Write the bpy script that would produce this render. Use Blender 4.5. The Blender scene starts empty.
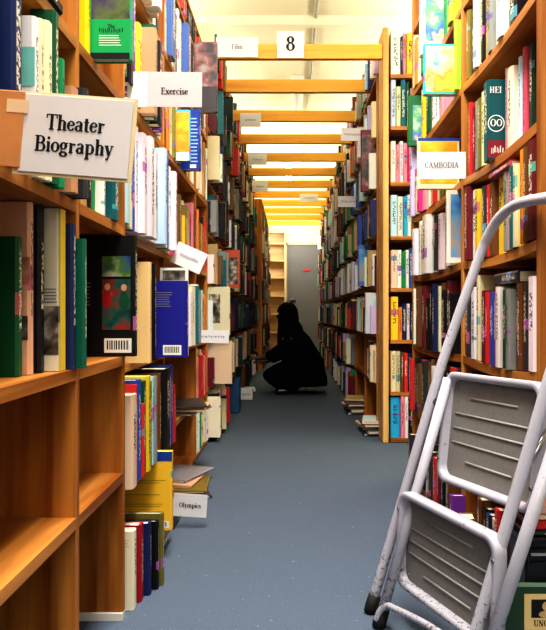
import bpy, bmesh, math, random
from mathutils import Vector, Matrix
from mathutils.bvhtree import BVHTree
random.seed(7)
SC = bpy.context.scene
COL = SC.collection
PI = math.pi
F = 720.0; H = 0.75; CX = 290.0; CY = 313.0      # focal length in px, eye height, vanishing point

def at(px, py, Y): return Vector(((px-CX)/F*Y, Y, H-(py-CY)/F*Y))

# ------------------------------------------------------------------ materials
def new_mat(name):
    m = bpy.data.materials.new(name); m.use_nodes = True
    nt = m.node_tree; b = nt.nodes['Principled BSDF']
    return m, nt, b
def N(nt, typ, **kw):
    n = nt.nodes.new(typ)
    for k, v in kw.items():
        if k.startswith('i_'): n.inputs[int(k[2:])].default_value = v
        else: setattr(n, k, v)
    return n
def L(nt, a, b): nt.links.new(a, b)
def math_n(nt, op, a, b=None, c=None):
    n = nt.nodes.new('ShaderNodeMath'); n.operation = op
    for i, v in enumerate((a, b, c)):
        if v is None: continue
        if isinstance(v, (int, float)): n.inputs[i].default_value = v
        else: nt.links.new(v, n.inputs[i])
    return n.outputs[0]
def mixc(nt, f, a, b):
    n = nt.nodes.new('ShaderNodeMix'); n.data_type = 'RGBA'
    for s, v in ((0, f), (6, a), (7, b)):
        if isinstance(v, (int, float)): n.inputs[s].default_value = v
        elif isinstance(v, tuple): n.inputs[s].default_value = v if len(v) == 4 else (*v, 1)
        else: nt.links.new(v, n.inputs[s])
    return n.outputs[2]
def plain(name, c, rough=.6, metal=0, var=.12, scale=20, spec=.4):
    m, nt, b = new_mat(name)
    tc = N(nt, 'ShaderNodeTexCoord'); no = N(nt, 'ShaderNodeTexNoise'); no.inputs['Scale'].default_value = scale
    L(nt, tc.outputs['Object'], no.inputs['Vector'])
    lo = tuple(x*(1-var) for x in c); hi = tuple(min(1, x*(1+var)) for x in c)
    L(nt, mixc(nt, no.outputs['Fac'], lo, hi), b.inputs['Base Color'])
    b.inputs['Roughness'].default_value = rough; b.inputs['Metallic'].default_value = metal
    b.inputs['Specular IOR Level'].default_value = spec
    return m
def wood(name, axis, dark, light, rough=.45, knots=True):
    m, nt, b = new_mat(name)
    tc = N(nt, 'ShaderNodeTexCoord'); mp = N(nt, 'ShaderNodeMapping')
    sc = [26, 26, 26]; sc['XYZ'.index(axis)] = 1.3
    mp.inputs['Scale'].default_value = sc
    L(nt, tc.outputs['Object'], mp.inputs['Vector'])
    no = N(nt, 'ShaderNodeTexNoise'); no.inputs['Scale'].default_value = 1.0; no.inputs['Detail'].default_value = 4; no.inputs['Distortion'].default_value = .7
    L(nt, mp.outputs[0], no.inputs['Vector'])
    mp2 = N(nt, 'ShaderNodeMapping'); s2 = [7, 7, 7]; s2['XYZ'.index(axis)] = .6; mp2.inputs['Scale'].default_value = s2
    L(nt, tc.outputs['Object'], mp2.inputs['Vector'])
    n2 = N(nt, 'ShaderNodeTexNoise'); n2.inputs['Scale'].default_value = 1.2
    L(nt, mp2.outputs[0], n2.inputs['Vector'])
    f = math_n(nt, 'MULTIPLY_ADD', no.outputs['Fac'], 1.1, math_n(nt, 'MULTIPLY_ADD', n2.outputs['Fac'], .9, -.5))
    cr = N(nt, 'ShaderNodeValToRGB'); cr.color_ramp.elements[0].position = .25; cr.color_ramp.elements[1].position = .75
    cr.color_ramp.elements[0].color = (*dark, 1); cr.color_ramp.elements[1].color = (*light, 1)
    L(nt, f, cr.inputs[0]); out = cr.outputs[0]
    if knots:
        mp3 = N(nt, 'ShaderNodeMapping'); s3 = [6, 6, 6]; s3['XYZ'.index(axis)] = 2.8; mp3.inputs['Scale'].default_value = s3
        L(nt, tc.outputs['Object'], mp3.inputs['Vector'])
        vo = N(nt, 'ShaderNodeTexVoronoi'); vo.inputs['Scale'].default_value = 1; L(nt, mp3.outputs[0], vo.inputs['Vector'])
        k = math_n(nt, 'LESS_THAN', vo.outputs['Distance'], .07)
        out = mixc(nt, math_n(nt, 'MULTIPLY', k, .75), out, tuple(x*.3 for x in dark))
    L(nt, out, b.inputs['Base Color']); b.inputs['Roughness'].default_value = rough
    b.inputs['Specular IOR Level'].default_value = .35
    return m
PD = (.27, .085, .014); PLt = (.66, .31, .08)
WX = wood('pine_x', 'X', PD, PLt); WY = wood('pine_y', 'Y', PD, PLt); WZ = wood('pine_z', 'Z', PD, PLt)
BEAM = wood('beam_pine', 'X', (.78, .36, .03), (.95, .55, .10))
POST = wood('post_pine', 'Z', (.62, .33, .09), (.85, .55, .22))
PALEX = wood('pale_x', 'X', (.75, .55, .30), (.90, .72, .45)); PALEZ = wood('pale_z', 'Z', (.75, .55, .30), (.90, .72, .45))

def carpet_mat():
    m, nt, b = new_mat('blue_carpet')
    tc = N(nt, 'ShaderNodeTexCoord')
    n1 = N(nt, 'ShaderNodeTexNoise'); n1.inputs['Scale'].default_value = 260; n1.inputs['Detail'].default_value = 2
    n2 = N(nt, 'ShaderNodeTexNoise'); n2.inputs['Scale'].default_value = 3
    n3 = N(nt, 'ShaderNodeTexNoise'); n3.inputs['Scale'].default_value = 60; n3.inputs['Detail'].default_value = 5
    for n in (n1, n2, n3): L(nt, tc.outputs['Object'], n.inputs['Vector'])
    c = mixc(nt, n1.outputs['Fac'], (.065, .088, .13), (.20, .25, .34))
    c = mixc(nt, math_n(nt, 'MULTIPLY', n2.outputs['Fac'], .35), c, (.11, .15, .22))
    sp = math_n(nt, 'GREATER_THAN', n3.outputs['Fac'], .70)
    c = mixc(nt, math_n(nt, 'MULTIPLY', sp, .5), c, (.4, .45, .52))
    L(nt, c, b.inputs['Base Color']); b.inputs['Roughness'].default_value = .95
    b.inputs['Specular IOR Level'].default_value = .1
    bu = N(nt, 'ShaderNodeBump'); bu.inputs['Strength'].default_value = .5; bu.inputs['Distance'].default_value = .004
    L(nt, n1.outputs['Fac'], bu.inputs['Height']); L(nt, bu.outputs[0], b.inputs['Normal'])
    return m
CARPET = carpet_mat()
def cover_mat():
    # colour from the mesh's colour attribute; spine UV: u = seed + across the spine, v = up the spine
    m, nt, b = new_mat('printed_book_cover')
    ca = N(nt, 'ShaderNodeVertexColor'); ca.layer_name = 'Col'
    uv = N(nt, 'ShaderNodeUVMap'); uv.uv_map = 'UV'
    sp = N(nt, 'ShaderNodeSeparateXYZ'); L(nt, uv.outputs[0], sp.inputs[0])
    u, v = sp.outputs[0], sp.outputs[1]
    fu = math_n(nt, 'FRACT', u); sd = math_n(nt, 'FLOOR', u)
    wn = N(nt, 'ShaderNodeTexWhiteNoise'); wn.noise_dimensions = '1D'; L(nt, sd, wn.inputs['W'])
    rs = N(nt, 'ShaderNodeSeparateColor'); L(nt, wn.outputs['Color'], rs.inputs[0])
    r1, r2, r3 = rs.outputs
    top = math_n(nt, 'MULTIPLY_ADD', r1, .15, .78); bot = math_n(nt, 'MULTIPLY_ADD', r2, .3, .15)
    inv = math_n(nt, 'MULTIPLY', math_n(nt, 'LESS_THAN', v, top), math_n(nt, 'GREATER_THAN', v, bot))
    inu = math_n(nt, 'LESS_THAN', math_n(nt, 'ABSOLUTE', math_n(nt, 'SUBTRACT', fu, .5)), .22)
    cv = N(nt, 'ShaderNodeCombineXYZ'); L(nt, math_n(nt, 'MULTIPLY', fu, 4.0), cv.inputs[0]); L(nt, math_n(nt, 'MULTIPLY', v, 34.0), cv.inputs[1]); L(nt, sd, cv.inputs[2])
    no = N(nt, 'ShaderNodeTexNoise'); no.inputs['Scale'].default_value = 1.0; no.inputs['Detail'].default_value = 1; L(nt, cv.outputs[0], no.inputs['Vector'])
    tx = math_n(nt, 'GREATER_THAN', no.outputs['Fac'], .5)
    ti = math_n(nt, 'MULTIPLY', math_n(nt, 'MULTIPLY', inv, inu), tx)
    bw = N(nt, 'ShaderNodeRGBToBW'); L(nt, ca.outputs[0], bw.inputs[0])
    darkbook = math_n(nt, 'LESS_THAN', bw.outputs[0], .22)
    tcol = mixc(nt, darkbook, (.03, .025, .04), (.85, .80, .62))
    hs = N(nt, 'ShaderNodeCombineColor'); hs.mode = 'HSV'; L(nt, r3, hs.inputs[0]); hs.inputs[1].default_value = .75; hs.inputs[2].default_value = .5
    # a coloured band on some spines
    ctr = math_n(nt, 'MULTIPLY_ADD', r2, .7, .12)
    band = math_n(nt, 'MULTIPLY', math_n(nt, 'LESS_THAN', math_n(nt, 'ABSOLUTE', math_n(nt, 'SUBTRACT', v, ctr)), math_n(nt, 'MULTIPLY', r1, .09)), math_n(nt, 'GREATER_THAN', r3, .45))
    band = math_n(nt, 'MULTIPLY', band, math_n(nt, 'GREATER_THAN', v, -.5))
    c = mixc(nt, math_n(nt, 'MULTIPLY', band, .8), ca.outputs[0], hs.outputs[0])
    c = mixc(nt, math_n(nt, 'MULTIPLY', ti, .8), c, tcol)
    L(nt, c, b.inputs['Base Color']); b.inputs['Roughness'].default_value = .42; b.inputs['Specular IOR Level'].default_value = .4
    return m
COVER = cover_mat()
def pages_mat():
    m, nt, b = new_mat('page_edges')
    tc = N(nt, 'ShaderNodeTexCoord'); mp = N(nt, 'ShaderNodeMapping'); mp.inputs['Scale'].default_value = (900, 3, 3)
    L(nt, tc.outputs['Object'], mp.inputs[0])
    no = N(nt, 'ShaderNodeTexNoise'); no.inputs['Scale'].default_value = 1; L(nt, mp.outputs[0], no.inputs['Vector'])
    L(nt, mixc(nt, no.outputs['Fac'], (.62, .54, .38), (.92, .87, .74)), b.inputs['Base Color'])
    b.inputs['Roughness'].default_value = .9
    return m
PAGES = pages_mat()
def picture_mat(name, cols, scale=6):
    m, nt, b = new_mat(name)
    tc = N(nt, 'ShaderNodeTexCoord'); no = N(nt, 'ShaderNodeTexNoise'); no.inputs['Scale'].default_value = scale; no.inputs['Detail'].default_value = 3
    L(nt, tc.outputs['Object'], no.inputs['Vector'])
    cr = N(nt, 'ShaderNodeValToRGB'); cr.color_ramp.interpolation = 'LINEAR'
    els = cr.color_ramp.elements
    while len(els) < len(cols): els.new(.5)
    for i, c in enumerate(cols):
        els[i].position = .3+.4*i/(len(cols)-1); els[i].color = (*c, 1)
    L(nt, no.outputs['Fac'], cr.inputs[0]); L(nt, cr.outputs[0], b.inputs['Base Color']); b.inputs['Roughness'].default_value = .35
    return m
PAPER = plain('white_card', (.76, .755, .79), .7, var=.03)
PAPERP = plain('pinkish_card', (.60, .53, .56), .7, var=.03)
CARDBD = plain('brown_cardboard', (.62, .30, .12), .8, var=.15, scale=30)
TAPE = plain('clear_tape', (.85, .66, .45), .15, var=.05)
INK = plain('black_ink', (.012, .01, .015), .6, var=.1)
GREYINK = plain('grey_ink', (.22, .22, .26), .7, var=.1)
WHITEP = plain('white_print', (.85, .85, .82), .5, var=.04)
CEIL = plain('cream_ceiling', (.84, .80, .64), .8, var=.03, scale=3)
WALL = plain('cream_wall', (.86, .82, .70), .8, var=.03, scale=3)
DOORM = plain('grey_door_paint', (.20, .21, .23), .5, var=.05, scale=4)
REDP = plain('red_print', (.75, .04, .05), .5)
PLINTH = plain('white_plinth', (.75, .74, .70), .5, var=.06)
METALG = plain('conduit_metal', (.45, .45, .42), .4, metal=.2)
RUBBER = plain('black_rubber', (.02, .02, .02), .7)
STEEL = plain('rivet_steel', (.35, .35, .38), .3, metal=.9)
BLACKPL = plain('black_plastic', (.012, .013, .018), .3, spec=.5)
BACKB = plain('brown_back_board', (.20, .085, .025), .7, var=.2, scale=6)
def ladder_mat():
    m, nt, b = new_mat('scuffed_white_enamel')
    tc = N(nt, 'ShaderNodeTexCoord')
    no = N(nt, 'ShaderNodeTexNoise'); no.inputs['Scale'].default_value = 90; no.inputs['Detail'].default_value = 5; no.inputs['Roughness'].default_value = .75
    n2 = N(nt, 'ShaderNodeTexNoise'); n2.inputs['Scale'].default_value = 7
    for n in (no, n2): L(nt, tc.outputs['Object'], n.inputs['Vector'])
    sp = N(nt, 'ShaderNodeSeparateXYZ'); L(nt, tc.outputs['Object'], sp.inputs[0])
    low = math_n(nt, 'MAXIMUM', math_n(nt, 'MULTIPLY_ADD', sp.outputs[2], -.30, .10), 0)     # more wear low down
    thr = math_n(nt, 'SUBTRACT', .69, low)
    s = math_n(nt, 'GREATER_THAN', math_n(nt, 'MULTIPLY_ADD', n2.outputs['Fac'], .22, math_n(nt, 'SUBTRACT', no.outputs['Fac'], .08)), thr)
    c = mixc(nt, n2.outputs['Fac'], (.42, .42, .50), (.56, .56, .64))
    c = mixc(nt, math_n(nt, 'MULTIPLY', s, .8), c, (.10, .085, .07))
    L(nt, c, b.inputs['Base Color']); b.inputs['Roughness'].default_value = .32; b.inputs['Specular IOR Level'].default_value = .5
    return m
LAD = ladder_mat()
TREAD = plain('grey_tread_pan', (.25, .24, .235), .5, var=.2, scale=120, spec=.3)
TREADRIB = plain('grey_tread_rib', (.36, .35, .35), .45, var=.1, scale=60)
SKIN = plain('skin', (.10, .065, .05), .55)
CLOTH = plain('black_cloth', (.006, .006, .008), .95, spec=.05)
HAIRM = plain('black_hair', (.006, .005, .006), .75, spec=.1)
EYEW = plain('eye_dark', (.02, .02, .02), .3)
def emis(name, c, s):
    m, nt, b = new_mat(name); b.inputs['Base Color'].default_value = (*c, 1)
    b.inputs['Emission Color'].default_value = (*c, 1); b.inputs['Emission Strength'].default_value = s
    return m
TUBE = emis('fluorescent_tube', (1, .97, .88), 9)

# ------------------------------------------------------------------ mesh helpers
def box(bm, x0, x1, y0, y1, z0, z1, mi=0, M=None):
    vs = [bm.verts.new((x, y, z)) for x in (x0, x1) for y in (y0, y1) for z in (z0, z1)]
    fs = [(0,1,3,2), (4,6,7,5), (0,4,5,1), (2,3,7,6), (0,2,6,4), (1,5,7,3)]
    out = []
    for f in fs:
        fc = bm.faces.new([vs[i] for i in f]); fc.material_index = mi; out.append(fc)
    if M is not None:
        for v in vs: v.co = M @ v.co
    return out
def tube(bm, pts, r, n=12, closed=False, caps=True, mi=0):
    pts = [Vector(p) for p in pts]; rs = r if isinstance(r, (list, tuple)) else [r]*len(pts)
    rings = []; up = None
    for i, p in enumerate(pts):
        a = pts[(i-1) % len(pts)] if (i or closed) else pts[0]
        b = pts[(i+1) % len(pts)] if (i < len(pts)-1 or closed) else pts[-1]
        t = (b-a).normalized()
        if up is None: up = t.orthogonal().normalized()
        up = (up - t*up.dot(t)).normalized(); s = t.cross(up)
        rings.append([bm.verts.new(p + (up*math.cos(2*PI*k/n) + s*math.sin(2*PI*k/n))*rs[i]) for k in range(n)])
    m = len(rings)
    for i in range(m if closed else m-1):
        A, B = rings[i], rings[(i+1) % m]
        for k in range(n):
            f = bm.faces.new((A[k], A[(k+1) % n], B[(k+1) % n], B[k])); f.smooth = True; f.material_index = mi
    if caps and not closed:
        bm.faces.new(rings[0][::-1]).material_index = mi; bm.faces.new(rings[-1]).material_index = mi
def smooth_path(pts, k=8):
    pts = [Vector(p) for p in pts]; out = []
    P = [pts[0]*2-pts[1]] + pts + [pts[-1]*2-pts[-2]]
    for i in range(1, len(P)-2):
        for j in range(k):
            t = j/k; a, b, c, d = P[i-1], P[i], P[i+1], P[i+2]
            out.append(.5*((2*b) + (c-a)*t + (2*a-5*b+4*c-d)*t*t + (3*b-a-3*c+d)*t**3))
    out.append(pts[-1]); return out
def link(name, bm, mats, parent=None, loc=None, M=None):
    me = bpy.data.meshes.new(name)
    bmesh.ops.recalc_face_normals(bm, faces=bm.faces)
    bm.to_mesh(me); bm.free()
    for m in (mats if isinstance(mats, (list, tuple)) else [mats]): me.materials.append(m)
    o = bpy.data.objects.new(name, me); COL.objects.link(o)
    if parent: o.parent = parent
    if loc is not None: o.location = loc
    if M is not None: o.matrix_basis = M
    return o
def tag(o, label, cat, group=None, kind=None):
    o['label'] = label; o['category'] = cat
    if group: o['group'] = group
    if kind: o['kind'] = kind
    return o
def empty(name, label, cat, loc, group=None, M=None):
    o = bpy.data.objects.new(name, None); COL.objects.link(o); o.empty_display_size = .05
    if M is not None: o.matrix_basis = M
    else: o.location = loc
    return tag(o, label, cat, group)
def bevel(bm, w, seg=1):
    bmesh.ops.bevel(bm, geom=list(bm.edges), offset=w, segments=seg, affect='EDGES')
def bx(name, mats, x0, x1, y0, y1, z0, z1, parent=None, bev=0, org=(0, 0, 0)):
    bm = bmesh.new(); box(bm, x0-org[0], x1-org[0], y0-org[1], y1-org[1], z0-org[2], z1-org[2])
    if bev: bevel(bm, bev)
    return link(name, bm, mats, parent)

# ------------------------------------------------------------------ serif lettering (strokes)
TK, TN = .19, .078
def _v(x, y0, y1, w=TK): return ('l', x, y0, x, y1, w)
def _s(x, y, hw=.17): return ('l', x-hw, y, x+hw, y, TN)
def _h(x0, x1, y, w=TN): return ('l', x0, y, x1, y, w)
X_ = .66
GL = {
 'T': (.74, [_v(.37,0,1), _h(.02,.72,.97), _s(.37,.03), ('l',.04,.98,.04,.74,TN), ('l',.70,.98,.70,.74,TN)]),
 'h': (.64, [_v(.16,0,1), _v(.48,0,.5), ('a',.33,.46,.16,.18,0,180), _s(.16,.03,.14), _s(.48,.03,.14), _h(.02,.16,.97)]),
 'e': (.52, [('a',.27,.33,.19,.30,20,330), _h(.1,.44,.37), ('l',.44,.37,.44,.45,.12)]),
 'a': (.56, [('a',.22,.19,.14,.17,40,330), _v(.40,.04,.5), ('a',.26,.46,.15,.18,0,160), _h(.40,.54,.04)]),
 't': (.40, [_v(.18,.1,.86), _h(.02,.36,.62), ('a',.27,.13,.10,.11,180,320)]),
 'r': (.50, [_v(.16,0,.64), _s(.16,.03,.14), _h(.03,.16,.62), ('l',.2,.48,.34,.60,.09), ('l',.34,.58,.44,.52,.13)]),
 'B': (.76, [_v(.2,0,1), ('a',.40,.75,.20,.22,-90,90), ('a',.42,.27,.24,.25,-90,90), _h(.03,.42,.97), _h(.2,.42,.52), _h(.03,.44,.03)]),
 'i': (.32, [_v(.16,0,.64), _s(.16,.03,.14), _h(.03,.16,.62), ('l',.16,.80,.16,.96,.17)]),
 'o': (.58, [('a',.29,.33,.20,.30,0,360)]),
 'g': (.58, [('a',.25,.43,.16,.21,0,360), ('l',.36,.58,.54,.62,.09), ('a',.26,-.10,.20,.14,0,360), ('l',.12,.24,.12,.02,.08), _h(.12,.38,.03,.10)]),
 'p': (.66, [_v(.17,-.32,.64), ('a',.34,.33,.20,.30,-130,130), _s(.17,-.30,.15), _h(.03,.17,.62)]),
 'y': (.58, [('l',.12,.62,.30,.04,TK), ('l',.48,.62,.22,-.24,TN), _s(.12,.62,.12), _s(.48,.62,.1), ('l',.22,-.24,.10,-.22,.12)]),
 'E': (.70, [_v(.2,0,1), _h(.03,.62,.97), _h(.03,.64,.03), _h(.2,.48,.52), ('l',.62,.98,.62,.78,TN), ('l',.64,.02,.64,.24,TN), ('l',.48,.42,.48,.62,TN)]),
 'x': (.58, [('l',.12,.62,.46,.04,TK), ('l',.46,.62,.12,.04,TN), _s(.12,.62,.11), _s(.46,.62,.11), _s(.12,.03,.11), _s(.46,.03,.11)]),
 'c': (.50, [('a',.28,.33,.20,.30,50,310), ('l',.40,.55,.40,.46,.13)]),
 's': (.44, [('a',.22,.47,.12,.15,40,250), ('a',.20,.18,.13,.16,-140,100), ('l',.34,.62,.34,.46,TN), ('l',.08,.0,.08,.18,TN)]),
 'O': (.82, [('a',.41,.5,.30,.46,0,360)]),
 'l': (.32, [_v(.16,0,1), _s(.16,.03,.14), _h(.03,.16,.97)]),
 'm': (.96, [_v(.16,0,.64), _v(.47,0,.5), _v(.79,0,.5), ('a',.32,.46,.15,.18,0,180), ('a',.63,.46,.16,.18,0,180), _s(.16,.03,.12), _s(.47,.03,.12), _s(.79,.03,.12)]),
 'F': (.66, [_v(.2,0,1), _h(.03,.62,.97), _s(.2,.03), _h(.2,.48,.52), ('l',.62,.98,.62,.78,TN)]),
 'C': (.76, [('a',.42,.5,.30,.46,45,315), ('l',.64,.95,.64,.72,TN)]),
 'A': (.78, [('l',.38,1,.64,.03,TK), ('l',.38,1,.12,.03,TN), _h(.2,.54,.34), _s(.12,.03,.12), _s(.64,.03,.13)]),
 'M': (.98, [('l',.16,1,.16,0,TN), ('l',.16,1,.48,.06,TK), ('l',.80,1,.48,.06,TN), _v(.80,0,1), _s(.16,.03,.13), _s(.80,.03,.15)]),
 'D': (.80, [_v(.2,0,1), ('a',.36,.5,.34,.47,-90,90), _h(.03,.38,.97), _h(.03,.38,.03)]),
 'H': (.82, [_v(.18,0,1), _v(.62,0,1), _h(.18,.62,.5), _s(.18,.03,.14), _s(.18,.97,.14), _s(.62,.03,.14), _s(.62,.97,.14)]),
 'I': (.40, [_v(.2,0,1), _s(.2,.03), _s(.2,.97)]),
 'U': (.78, [_v(.18,.3,1), ('l',.60,.3,.60,1,TN), ('a',.39,.3,.21,.28,180,360), _s(.18,.97), _s(.60,.97,.13)]),
 'N': (.78, [('l',.14,0,.14,1,TN), ('l',.14,1,.62,0,TK), ('l',.62,0,.62,1,TN), _s(.14,.03,.12), _s(.62,.97,.12)]),
 'S': (.60, [('a',.30,.73,.18,.23,40,260), ('a',.28,.27,.20,.24,-140,90), ('l',.48,.98,.48,.72,TN), ('l',.08,.02,.08,.28,TN)]),
 '8': (.60, [('a',.30,.74,.17,.21,0,360), ('a',.30,.27,.21,.26,0,360)]),
 '0': (.60, [('a',.30,.5,.20,.46,0,360)]),
 ' ': (.34, []),
}
def text_bm(bm, lines, size, spacing=1.55, y=-.0012, mi=0):
    n = len(lines)
    for li, s in enumerate(lines):
        wd = sum(GL[c][0] for c in s)*size
        x0 = -wd/2; z0 = ((n-1)/2-li)*size*spacing - size*.42
        for c in s:
            adv, st = GL[c]
            for p in st:
                if p[0] == 'l':
                    a = Vector((p[1], p[2])); b = Vector((p[3], p[4])); d = (b-a).normalized(); q = Vector((-d.y, d.x))*p[5]/2
                    pts = [a-q, b-q, b+q, a+q]
                    bm.faces.new([bm.verts.new((x0+v.x*size, y, z0+v.y*size)) for v in pts]).material_index = mi
                else:
                    _, cx, cy, rx, ry, a0, a1 = p; k = max(6, int(abs(a1-a0)/20)); pr = None
                    for j in range(k+1):
                        t = math.radians(a0+(a1-a0)*j/k); w = (TN+(TK-TN)*abs(math.cos(t))**1.3)/2
                        i_ = (cx+(rx-w)*math.cos(t), cy+(ry-TN/2-.01)*math.sin(t)); o_ = (cx+(rx+w)*math.cos(t), cy+(ry+TN/2)*math.sin(t))
                        cur = [bm.verts.new((x0+a[0]*size, y, z0+a[1]*size)) for a in (i_, o_)]
                        if pr: bm.faces.new((pr[0], pr[1], cur[1], cur[0])).material_index = mi
                        pr = cur
            x0 += adv*size
def squiggle(bm, w, hgt, n=9, y=-.0012, seed=0):
    r = random.Random(seed); x = -w/2
    while x < w/2:
        d = w/n*r.uniform(.4, .9)
        z = r.uniform(-.15, .15)*hgt; hh = hgt*r.uniform(.3, .5)
        bm.faces.new([bm.verts.new(p) for p in ((x, y, z-hh), (x+d*.45, y, z-hh), (x+d*.55, y, z+hh), (x+d*.1, y, z+hh))])
        x += d*1.05

# ------------------------------------------------------------------ the room
def struct(name, mats, *b):
    o = bx(name, mats, *b); o['kind'] = 'structure'; return o
struct('floor', CARPET, -3, 3, -3, 13.2, -.05, 0)
struct('ceiling', CEIL, -3, 3, -3, 13.2, 3.0, 3.08)
struct('wall_left', WALL, -3.1, -3, -3, 13.2, 0, 3)
struct('wall_right', WALL, 3, 3.1, -3, 13.2, 0, 3)
struct('wall_end', WALL, -3, 3, 12.95, 13.1, 0, 3)
struct('wall_behind', WALL, -3, 3, -3.1, -3, 0, 3)
struct('trim_1', WALL, -3, 3, 5.44, 5.5, 2.93, 3.0)       # shallow ceiling batten
d = struct('door_1', DOORM, -.05, .62, 12.91, 12.95, 0, 1.97)
bx('door_frame', plain('door_frame_paint', (.55, .52, .42), .5), -.09, -.05, 12.89, 12.95, 0, 2.01, d)
bx('door_frame', bpy.data.materials['door_frame_paint'], .62, .66, 12.89, 12.95, 0, 2.01, d)
bx('door_frame', bpy.data.materials['door_frame_paint'], -.09, .66, 12.89, 12.95, 1.97, 2.01, d)
bx('door_handle', STEEL, .0, .10, 12.86, 12.91, .98, 1.01, d)
tag(bx('door_notice', REDP, .24, .36, 12.895, 12.909, 1.50, 1.535), 'small red notice on the grey door at the aisle end', 'sign')
# conduit along the ceiling
bm = bmesh.new(); tube(bm, [(.195, 3.5, 2.985), (.195, 12.9, 2.985)], .012, 10)
tag(link('ceiling_conduit', bm, METALG), 'thin grey conduit running along the cream ceiling', 'pipe')
for i, yy in enumerate((7.4, 11.3)):
    rt = empty('fluorescent_light', ['nearer unlit batten light on the ceiling above the beams', 'farther fluorescent batten light glowing above the aisle end'][i], 'ceiling light', (0, yy, 2.9), 'fluorescent ceiling lights')
    x = (.07, -.02)[i]
    bm = bmesh.new(); box(bm, x-.06, x+.06, -.6, .6, .03, .10); bevel(bm, .008); link('light_housing', bm, PLINTH, rt)
    for s in (-1, 1):
        bm = bmesh.new(); tube(bm, [(x+s*.03, -.57, .012), (x+s*.03, .57, .012)], .013, 10); link('light_tube', bm, TUBE if i else WHITEP, rt)

# ------------------------------------------------------------------ bookcases
BC = []
def bookcase(label, side, xf, posts, levels, depth, top, pt=.022, st=.022, sag=0, skip=(), group=None, plinth=False, mats=None, z0=0, gap=None):
    """side -1: left of the aisle, +1: right. xf: |x| of the front."""
    my, mz = mats or (WY, WZ)
    root = empty('bookcase', label, 'bookcase', (side*(xf+depth/2), posts[0], 0), group)
    org = root.location
    a, b = sorted((side*xf, side*(xf+depth)))
    for i, y in enumerate(posts):
        bx('side_panel' if i in (0, len(posts)-1) else 'divider', mz, a, b, y-(pt if i == len(posts)-1 else (0 if i == 0 else pt/2)), y+(pt if i == 0 else (0 if i == len(posts)-1 else pt/2)), z0, top, root, .0015, org)
    for i in range(len(posts)-1):
        y0 = posts[i]+(pt if i == 0 else pt/2); y1 = posts[i+1]-(pt if i == len(posts)-2 else pt/2)
        for j, z in enumerate(levels):
            if (i, j) in skip: continue
            bm = bmesh.new(); n = 8 if sag else 1
            vs = []
            for k in range(n+1):
                u = k/n; dz = -sag*4*u*(1-u); yy = y0+(y1-y0)*u
                vs.append([bm.verts.new((xx-org[0], yy-org[1], z+dz-t-org[2])) for xx, t in ((a, 0), (b, 0), (b, st), (a, st))])
            for k in range(n):
                for q in range(4): bm.faces.new((vs[k][q], vs[k][(q+1) % 4], vs[k+1][(q+1) % 4], vs[k+1][q]))
            bm.faces.new(vs[0]); bm.faces.new(vs[-1])
            link('shelf', bm, my, root)
    e = side*(xf+depth)
    bx('back_panel', BACKB, min(e, e+side*.008), max(e, e+side*.008), posts[0], posts[-1], z0, top, root, 0, org)
    bx('top_panel', my, a, b, posts[0], posts[-1], top, top+.02, root, .001, org)
    if plinth:
        for i, y in enumerate(posts): bx('plinth', PLINTH, a, b, y-.026, y+.004, 0, z0, root, .001, org)
    return root
LNX, RNX, LMX = .407, .548, .475
LN_L = [.022+.02, .36, .644, .963, 1.275, 1.60, 1.92]
bookcase('tall pine bookcase nearest the camera on the left, its lower shelves empty', -1, LNX, [.30, .64, .992, 1.382, 1.776], LN_L, .30, 2.2, plinth=True, z0=.02, pt=.02,
         skip=[(i, 0) for i in range(4)])
LM_L = [.03, .30, .60, .98, 1.38, 1.75, 2.08]
bookcase('pine bookcase behind the Exercise sign on the left', -1, LMX, [1.80, 2.72, 3.64, 4.13], LM_L, .28, 2.195)
RN_L = [.04, .33, .617, .914, 1.175, 1.473, 1.736, 2.02]
bookcase('tall pine bookcase with sagging shelves behind the stepladder', 1, RNX, [1.572, 2.294, 3.234], RN_L, .28, 2.25, pt=.03, st=.024, sag=.012)
FL = [.03, .32, .62, .92, 1.22, 1.52, 1.83]
ORD = ['', 'first', 'second', 'third', 'fourth', 'fifth', 'sixth', 'seventh', 'eighth', 'ninth', 'tenth', 'eleventh', 'twelfth', 'thirteenth', 'fourteenth', 'fifteenth', 'sixteenth', 'seventeenth', 'eighteenth', 'nineteenth', 'twentieth']
FARL = []; y = 4.13; k = 1
while y < 9.1:
    w = .727
    bookcase('%s bookcase back along the left beyond the blue floor box' % ORD[k], -1, LMX, [y+.002, y+w], FL, .28, 2.195, group='far bookcases along the left of the aisle')
    FARL.append((y, y+w)); y += w; k += 1
bookcase('narrower aisle bookcase whose plain wooden end shows left of the crouching person', -1, .36, [9.24, 10.0, 10.8, 11.6, 12.4], FL, .28, 2.195, mats=(WY, WZ))
FARL2 = [(9.24, 12.4)]
# bookcase on the right whose shelves face the camera
EC_L = [.012+.015, .294, .594, .894, 1.194, 1.506, 1.829, 2.129]
EY = 4.154
def endcap():
    x0, x1, dp = .536, 1.25, .20
    root = empty('bookcase', 'pine bookcase turned to face the camera on the right of the aisle', 'bookcase', ((x0+x1)/2, EY, 0))
    o = root.location
    bx('side_panel', POST, x0, x0+.034, EY, EY+dp, 0, 2.40, root, .004, o)
    bx('side_panel', WZ, x1-.03, x1, EY, EY+dp, 0, 2.40, root, .004, o)
    for z in EC_L: bx('shelf', WX, x0+.045, x1-.03, EY+.004, EY+dp-.008, z-.022, z, root, .001, o)
    bx('back_panel', BACKB, x0, x1, EY+dp, EY+dp+.008, 0, 2.40, root, 0, o)
endcap()
FARR = []; y = 4.40; k = 1
while y < 12.0:
    w = .727
    bookcase('%s bookcase back along the right past the camera-facing bookcase' % ORD[k], 1, .53, [y+.002, y+w], FL, .28, 2.195, group='far bookcases along the right of the aisle')
    FARR.append((y, y+w)); y += w; k += 1
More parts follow.
